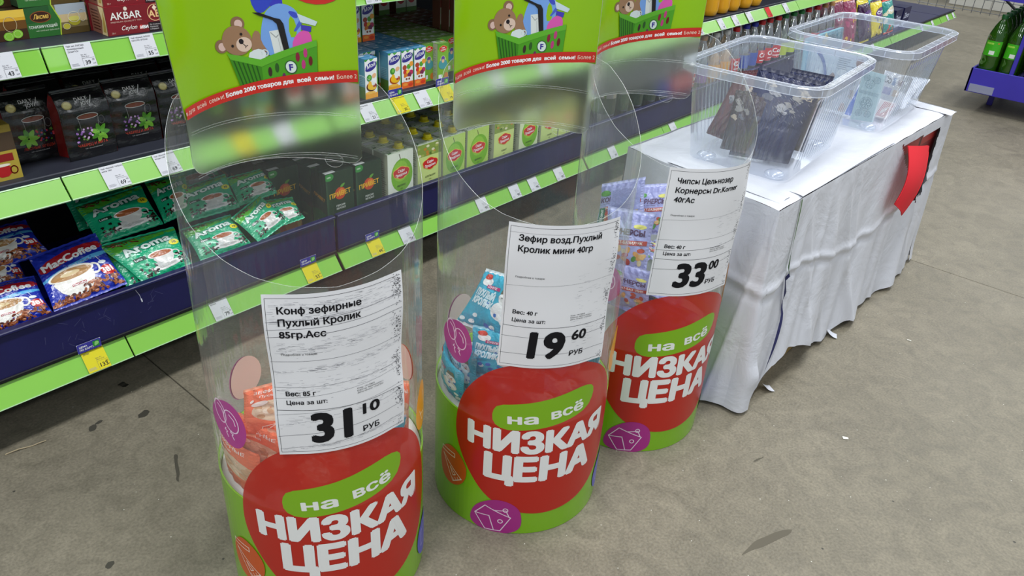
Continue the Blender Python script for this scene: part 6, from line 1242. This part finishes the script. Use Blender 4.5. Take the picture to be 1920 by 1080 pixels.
for r_ in (1, 2):
    for j, (y, k) in enumerate(seq): KB[k].put((-1.785 - .095 * r_, y + .01, .201), (0, 0, 0), cn[k] + ' in the rear bottle rows of the far basket', GS)
KY = bottle_kind('juice_bottle', 'orange_drink', '#d8a020', H=.26, r=.046, lc='#e8b020', clear=False)
for j, y in enumerate((3.50, 3.61, 3.72, 3.85, 3.96)): KY.put((-1.79, y, .6275), (0, 0, 0), 'yellow juice bottle on the far middle shelf, %s of five' % ('leftmost', 'second from left', 'middle one', 'fourth from left', 'rightmost')[j], 'yellow juice bottles on the far middle shelf')
def chips_art(c1, c2, c3, seed, word):
    a = Art(); w, h = .2, .27; a.rect(0, 0, w, h, c1, 0); rr = random.Random(seed)
    for k in range(16): a.ell(w * rr.random(), h * rr.uniform(0, .6), w * rr.uniform(.06, .15), w * rr.uniform(.04, .1), rr.choice([c2, c3, c1]), 1 + k % 3, rot=rr.uniform(0, 3), n=14)
    a.ell(w * .5, h * .68, w * .38, h * .12, c3, 5, rot=.15); a.text(word, w * .5, h * .64, h * .09, '#ffffff', 6, bold=.05, align='c', rot=.1, w=w * .6); return a
GH = 'snack packs in the far low basket'
for j, (y, hgt, c1_, c2_, c3_, wd, lb) in enumerate(((5.28, .31, '#7a2448', '#e0b040', '#9c2c58', 'Chips', 'wine-red crisp bag, leftmost of the snack bags'), (5.50, .30, '#8a2a50', '#e6b83a', '#b03a68', 'Chips', 'wine-red crisp bag beside the leftmost one'), (5.80, .25, '#3a1440', '#f0dc2c', '#5a2a7a', 'Snax', 'dark violet and yellow snack bag'), (6.05, .24, '#e8d42c', '#3a1440', '#5a2a7a', 'Corn', 'yellow and violet snack bag'), (6.30, .22, '#1f8f86', '#e8442c', '#e8e0c0', 'Nori', 'teal and red snack bag at the end of the snack bags'))):
    make_bag('snack_bag', 'crisps', [(-1.83, y - .10, .2 + hgt), (-1.83, y + .10, .2 + hgt), (-1.76, y + .10, .215), (-1.76, y - .10, .215)], .035, chips_art(c1_, c2_, c3_, j, wd), .2, .27, c1_, lb, GH, 340 + j, crimp=c2_)
    make_bag('snack_bag', 'crisps', [(-1.93, y - .10, .2 + hgt), (-1.93, y + .10, .2 + hgt), (-1.86, y + .10, .215), (-1.86, y - .10, .215)], .035, None, .2, .27, c1_, 'second-row copy of the snack bag: ' + lb.split(',')[0] if False else 'rear ' + lb, GH, 360 + j, crimp=c2_, nu=14, nv=14)
K['nav'] = mk('snack_box', 'snack box', carton_mesh(.16, .10, .13, (lambda a: a.rect(0, 0, .16, .13, '#1c1d4a', 0).text('Zero', .02, .05, .04, '#c8cce0', 1, bold=.03, shear=.3, w=.12).rect(0, 0, .16, .02, '#c8cce0', 1))(Art()), None, None, '#1c1d4a'))
for j, (y, lb) in enumerate(((6.60, 'navy snack box with white lettering, left of two at the end of the snack bags'), (6.80, 'navy snack box with white lettering, right of two at the end of the snack bags'))): K['nav'].put((-1.80, y, .201), (0, 0, 0), lb, 'navy snack boxes in the far basket')

# ================================================================ blue bottle stand on the right
st = empty('bottle_stand', (-.55, 5.85, 0), 'blue steel display stand with raised tray of large green and dark bottles, right edge', 'display stand')
ax, ay = -.985, 5.42; yaw = R(-2)
b = MB(); b.box((ax, ay, .115), (ax + 1.2, ay + .012, .255), bev=.002); obj('tray_front', b, 'blue_paint', st)
b = MB(); b.box((ax, ay, .115), (ax + .012, ay + .75, .255), bev=.002); b.box((ax + 1.19, ay, .115), (ax + 1.2, ay + .75, .255)); b.box((ax, ay + .738, .115), (ax + 1.2, ay + .75, .255)); obj('tray_side', b, 'blue_paint', st)
b = MB(); b.box((ax + .013, ay + .013, .190), (ax + 1.188, ay + .737, .202)); obj('tray_floor', b, 'blue_paint', st)
for (x, y) in ((ax + .10, ay + .27), (ax + 1.08, ay + .27), (ax + .10, ay + .68), (ax + 1.08, ay + .68)):
    b = MB(); b.box((x, y, 0), (x + .03, y + .03, .115), bev=.002); obj('leg', b, 'blue_paint', st)
b = MB(); b.box((ax + .02, ay - .004, .120), (ax + .155, ay - .001, .165)); obj('tag_holder', b, 'bin_rim', st, label='empty clear tag holder')
for x in (ax + .20,):
    b = MB(); b.box((x, ay + .012, .122), (x + .022, ay + .034, 1.7), bev=.002); b.box((x - .03, ay + .5, .122), (x - .008, ay + .52, 1.7)); obj('post', b, 'blue_paint', st)
b = MB(); b.box((ax, ay, .66), (ax + 1.2, ay + .75, .668)); b.box((ax, ay - .004, .645), (ax + 1.2, ay, .70)); obj('upper_tray', b, 'blue_paint', st)
def big_bottle(liq, capc, lc, word, lp):
    H, r = .36, .052; m = MB(); m.lathe([(.0, .006), (.036, 0), (.047, .008), (r, .03), (r * .95, .06), (r, .085), (r * .96, .10), (r, .13), (r, .225), (r * .93, .25), (r * .66, .295), (.021, .323), (.0155, .33), (.0155, .345)], 28, cap=False)
    c = MB(); c.lathe([(.018, .338), (.0182, .354), (.0165, .36)], 20, col=capc)
    l = MB(); l.lathe([(r + .0008, .135), (r + .0008, .215)], 30, col=lc, cap=False) if lp is None else None
    A = Art()
    if lp is not None: A.rect(-.05, .13, .045, .215, lc, 0); A.rect(-.012, .138, .016, .16, '#dfe6dc', 1); A.rect(-.04, .195, .0, .205, '#9fd850', 1); A.rect(.02, .2, .03, .207, '#c87a2a', 1)
    if word: A.text(word, 0, .168, .026, '#ffffff', 1, bold=.03, w=.085, align='c', shear=.2); A.text('classic', 0, .148, .010, '#ffffff', 1, align='c')
    l.art(A, lambda p, o: np.stack([(r + .0008 + o) * np.sin(p[:, 0] / r), -(r + .0008 + o) * np.cos(p[:, 0] / r), p[:, 1]], 1), .0005, .0002, .012)
    return Kind('drink_bottle', 'bottle', None, (('bottle_body', m.mesh('bottle_body', liq)), ('screw_cap', c.mesh('screw_cap', 'cap')), ('bottle_label', l.mesh('bottle_label', 'gloss'))))
KG = big_bottle('green_pet', '#145a26', '#3fae1c', None, 1); KC = big_bottle('cola', '#b81c22', '#c4202a', 'Coca-Cola', None)
GD = 'large drink bottles in the blue stand'
for r_ in range(6):
    for c_ in range(10):
        x = ax + .068 + .110 * c_ + (0.03 if c_ >= 2 else 0); y = ay + .075 + .112 * r_
        if c_ < 2: lb = 'green bottle with green cap, %s in the blue stand' % ('front left corner' if (r_, c_) == (0, 0) else 'second in the front row' if r_ == 0 else 'behind the front row'); KG.put((x, y, .203), (0, 0, 0), lb, GD)
        elif c_ <= 9 and x < .2: lb = 'dark cola bottle with red label, %s' % ('first right of the green bottles, front row' if (r_, c_) == (0, 2) else 'further right in the front row' if r_ == 0 else 'behind the front row of the stand'); KC.put((x, y, .203), (0, 0, 0), lb, GD)

# ================================================================ far end: wire trolley panel and white cartons
wt_ = empty('wire_panel', (-1.75, 9.2, 0), 'grey wire mesh panel standing beyond the end of the shelves', 'wire mesh')
for k in range(14):
    b = MB(); x = -2.35 + .085 * k; b.tube([(x, 9.2 - .05 * k * .085, .03), (x, 9.2 - .05 * k * .085, 1.0)], .0035, 5); obj('upright_wire', b, 'steel', wt_)
for k in range(9):
    b = MB(); z = .05 + .115 * k; b.tube([(-2.37, 9.2, z), (-1.22, 9.15, z)], .0035, 5); obj('cross_wire', b, 'steel', wt_)
b = MB(); b.tube([(-2.0, 8.9, .55), (-1.18, 8.75, .02)], .012, 8); tag_ = obj('metal_bar', b, 'rubber', None, origin=(-1.6, 8.8, .3), label='dark metal bar leaning diagonally in front of the wire mesh', cat='bar')
for k, (x, y, w_, h_, lb) in enumerate(((-2.2, 9.75, .9, .8, 'pale beige panel behind the wire mesh'), (-1.22, 9.45, .65, .34, 'white panel box lying at the far end, lower one'), (-1.20, 9.5, .62, .45, 'white panel box stacked on the lower one at the far end'))):
    b = MB(); z0 = .352 if k == 2 else 0; b.box((x, y, z0), (x + w_, y + .45, z0 + h_), '#d3d0c6' if k == 0 else '#c9c9c6', bev=.006); a = Art(); a.line([(.02, h_ * .5), (w_ - .02, h_ * .5)], .006, '#a8a49a', 1); a.rect(w_ * .45, 0, w_ * .47, h_, '#b5b1a6', 1)
    b.art(a, lambda p, o: np.stack([x + p[:, 0], y - o, z0 + p[:, 1]], 1)); obj('panel_box', b, 'matte', None, origin=(x + w_ / 2, y + .2, z0), label=lb, cat='box')

for (x, y, rx, ry, rot, col) in ((-1.655, .60, .012, .018, .4, '#3f3c34'), (-1.69, .49, .009, .014, 1.0, '#45423a'), (-1.70, .51, .006, .010, 0.3, '#45423a'), (-1.26, .33, .008, .011, .2, '#4a473e'), (-1.42, .56, .004, .055, 1.15, '#4d493f'), (-.315, 1.335, .010, .085, -.35, '#666053'), (-.45, 1.56, .003, .02, -.3, '#5e594d')):
    A = Art(); pr_ = random.Random(int(x * 1000)); p = [(x + rx * pr_.uniform(.7, 1.2) * math.cos(t) * math.cos(rot) - ry * pr_.uniform(.8, 1.1) * math.sin(t) * math.sin(rot), y + rx * math.cos(t) * math.sin(rot) + ry * pr_.uniform(.8, 1.1) * math.sin(t) * math.cos(rot)) for t in np.linspace(0, 6.2832, 15)[:-1]]
    A.poly(p, col, 0, 1); b = MB(); b.art(A, lambda p, o: np.stack([p[:, 0], p[:, 1], o], 1), .00025); obj('floor_stain', b, 'matte', fl)
# small litter on the floor
def scrap(x, y, w_, l_, yaw, col, lb, nm='paper_scrap', th=.0012):
    b = MB(); c_, s_ = math.cos(yaw), math.sin(yaw)
    def f(u, v): X = (u - .5) * l_; Y = (v - .5) * w_ * (1 - .3 * u); return np.stack([x + X * c_ - Y * s_, y + X * s_ + Y * c_, .0008 + th + .003 * np.sin(u * 5) ** 2 * (l_ > .015)], 1)
    b.grid(f, 6, 3, col); b.grid(lambda u, v: f(u, v) - np.array([0, 0, th]), 6, 3, col); obj(nm, b, 'matte', None, origin=(x, y, 0), label=lb, cat='litter')
scrap(-1.725, .352, .003, .085, 1.35, '#b9a98a', 'thin pale straw sliver on the floor at the lower left', 'straw_sliver')
scrap(-.32, 1.80, .010, .014, .6, '#e9e6dc', 'tiny white paper crumb on the open floor right of the rearmost tube')
scrap(-.35, 2.42, .006, .012, .2, '#d8d4c8', 'tiny pale crumb on the floor beyond the table edge'); scrap(-.44, 5.05, .02, .04, .4, '#3a342c', 'dark crumb on the floor in the far right aisle'); scrap(-1.80, .62, .016, .026, .3, '#3a372f', 'dark smudge-like crumb on the floor below the first bay')
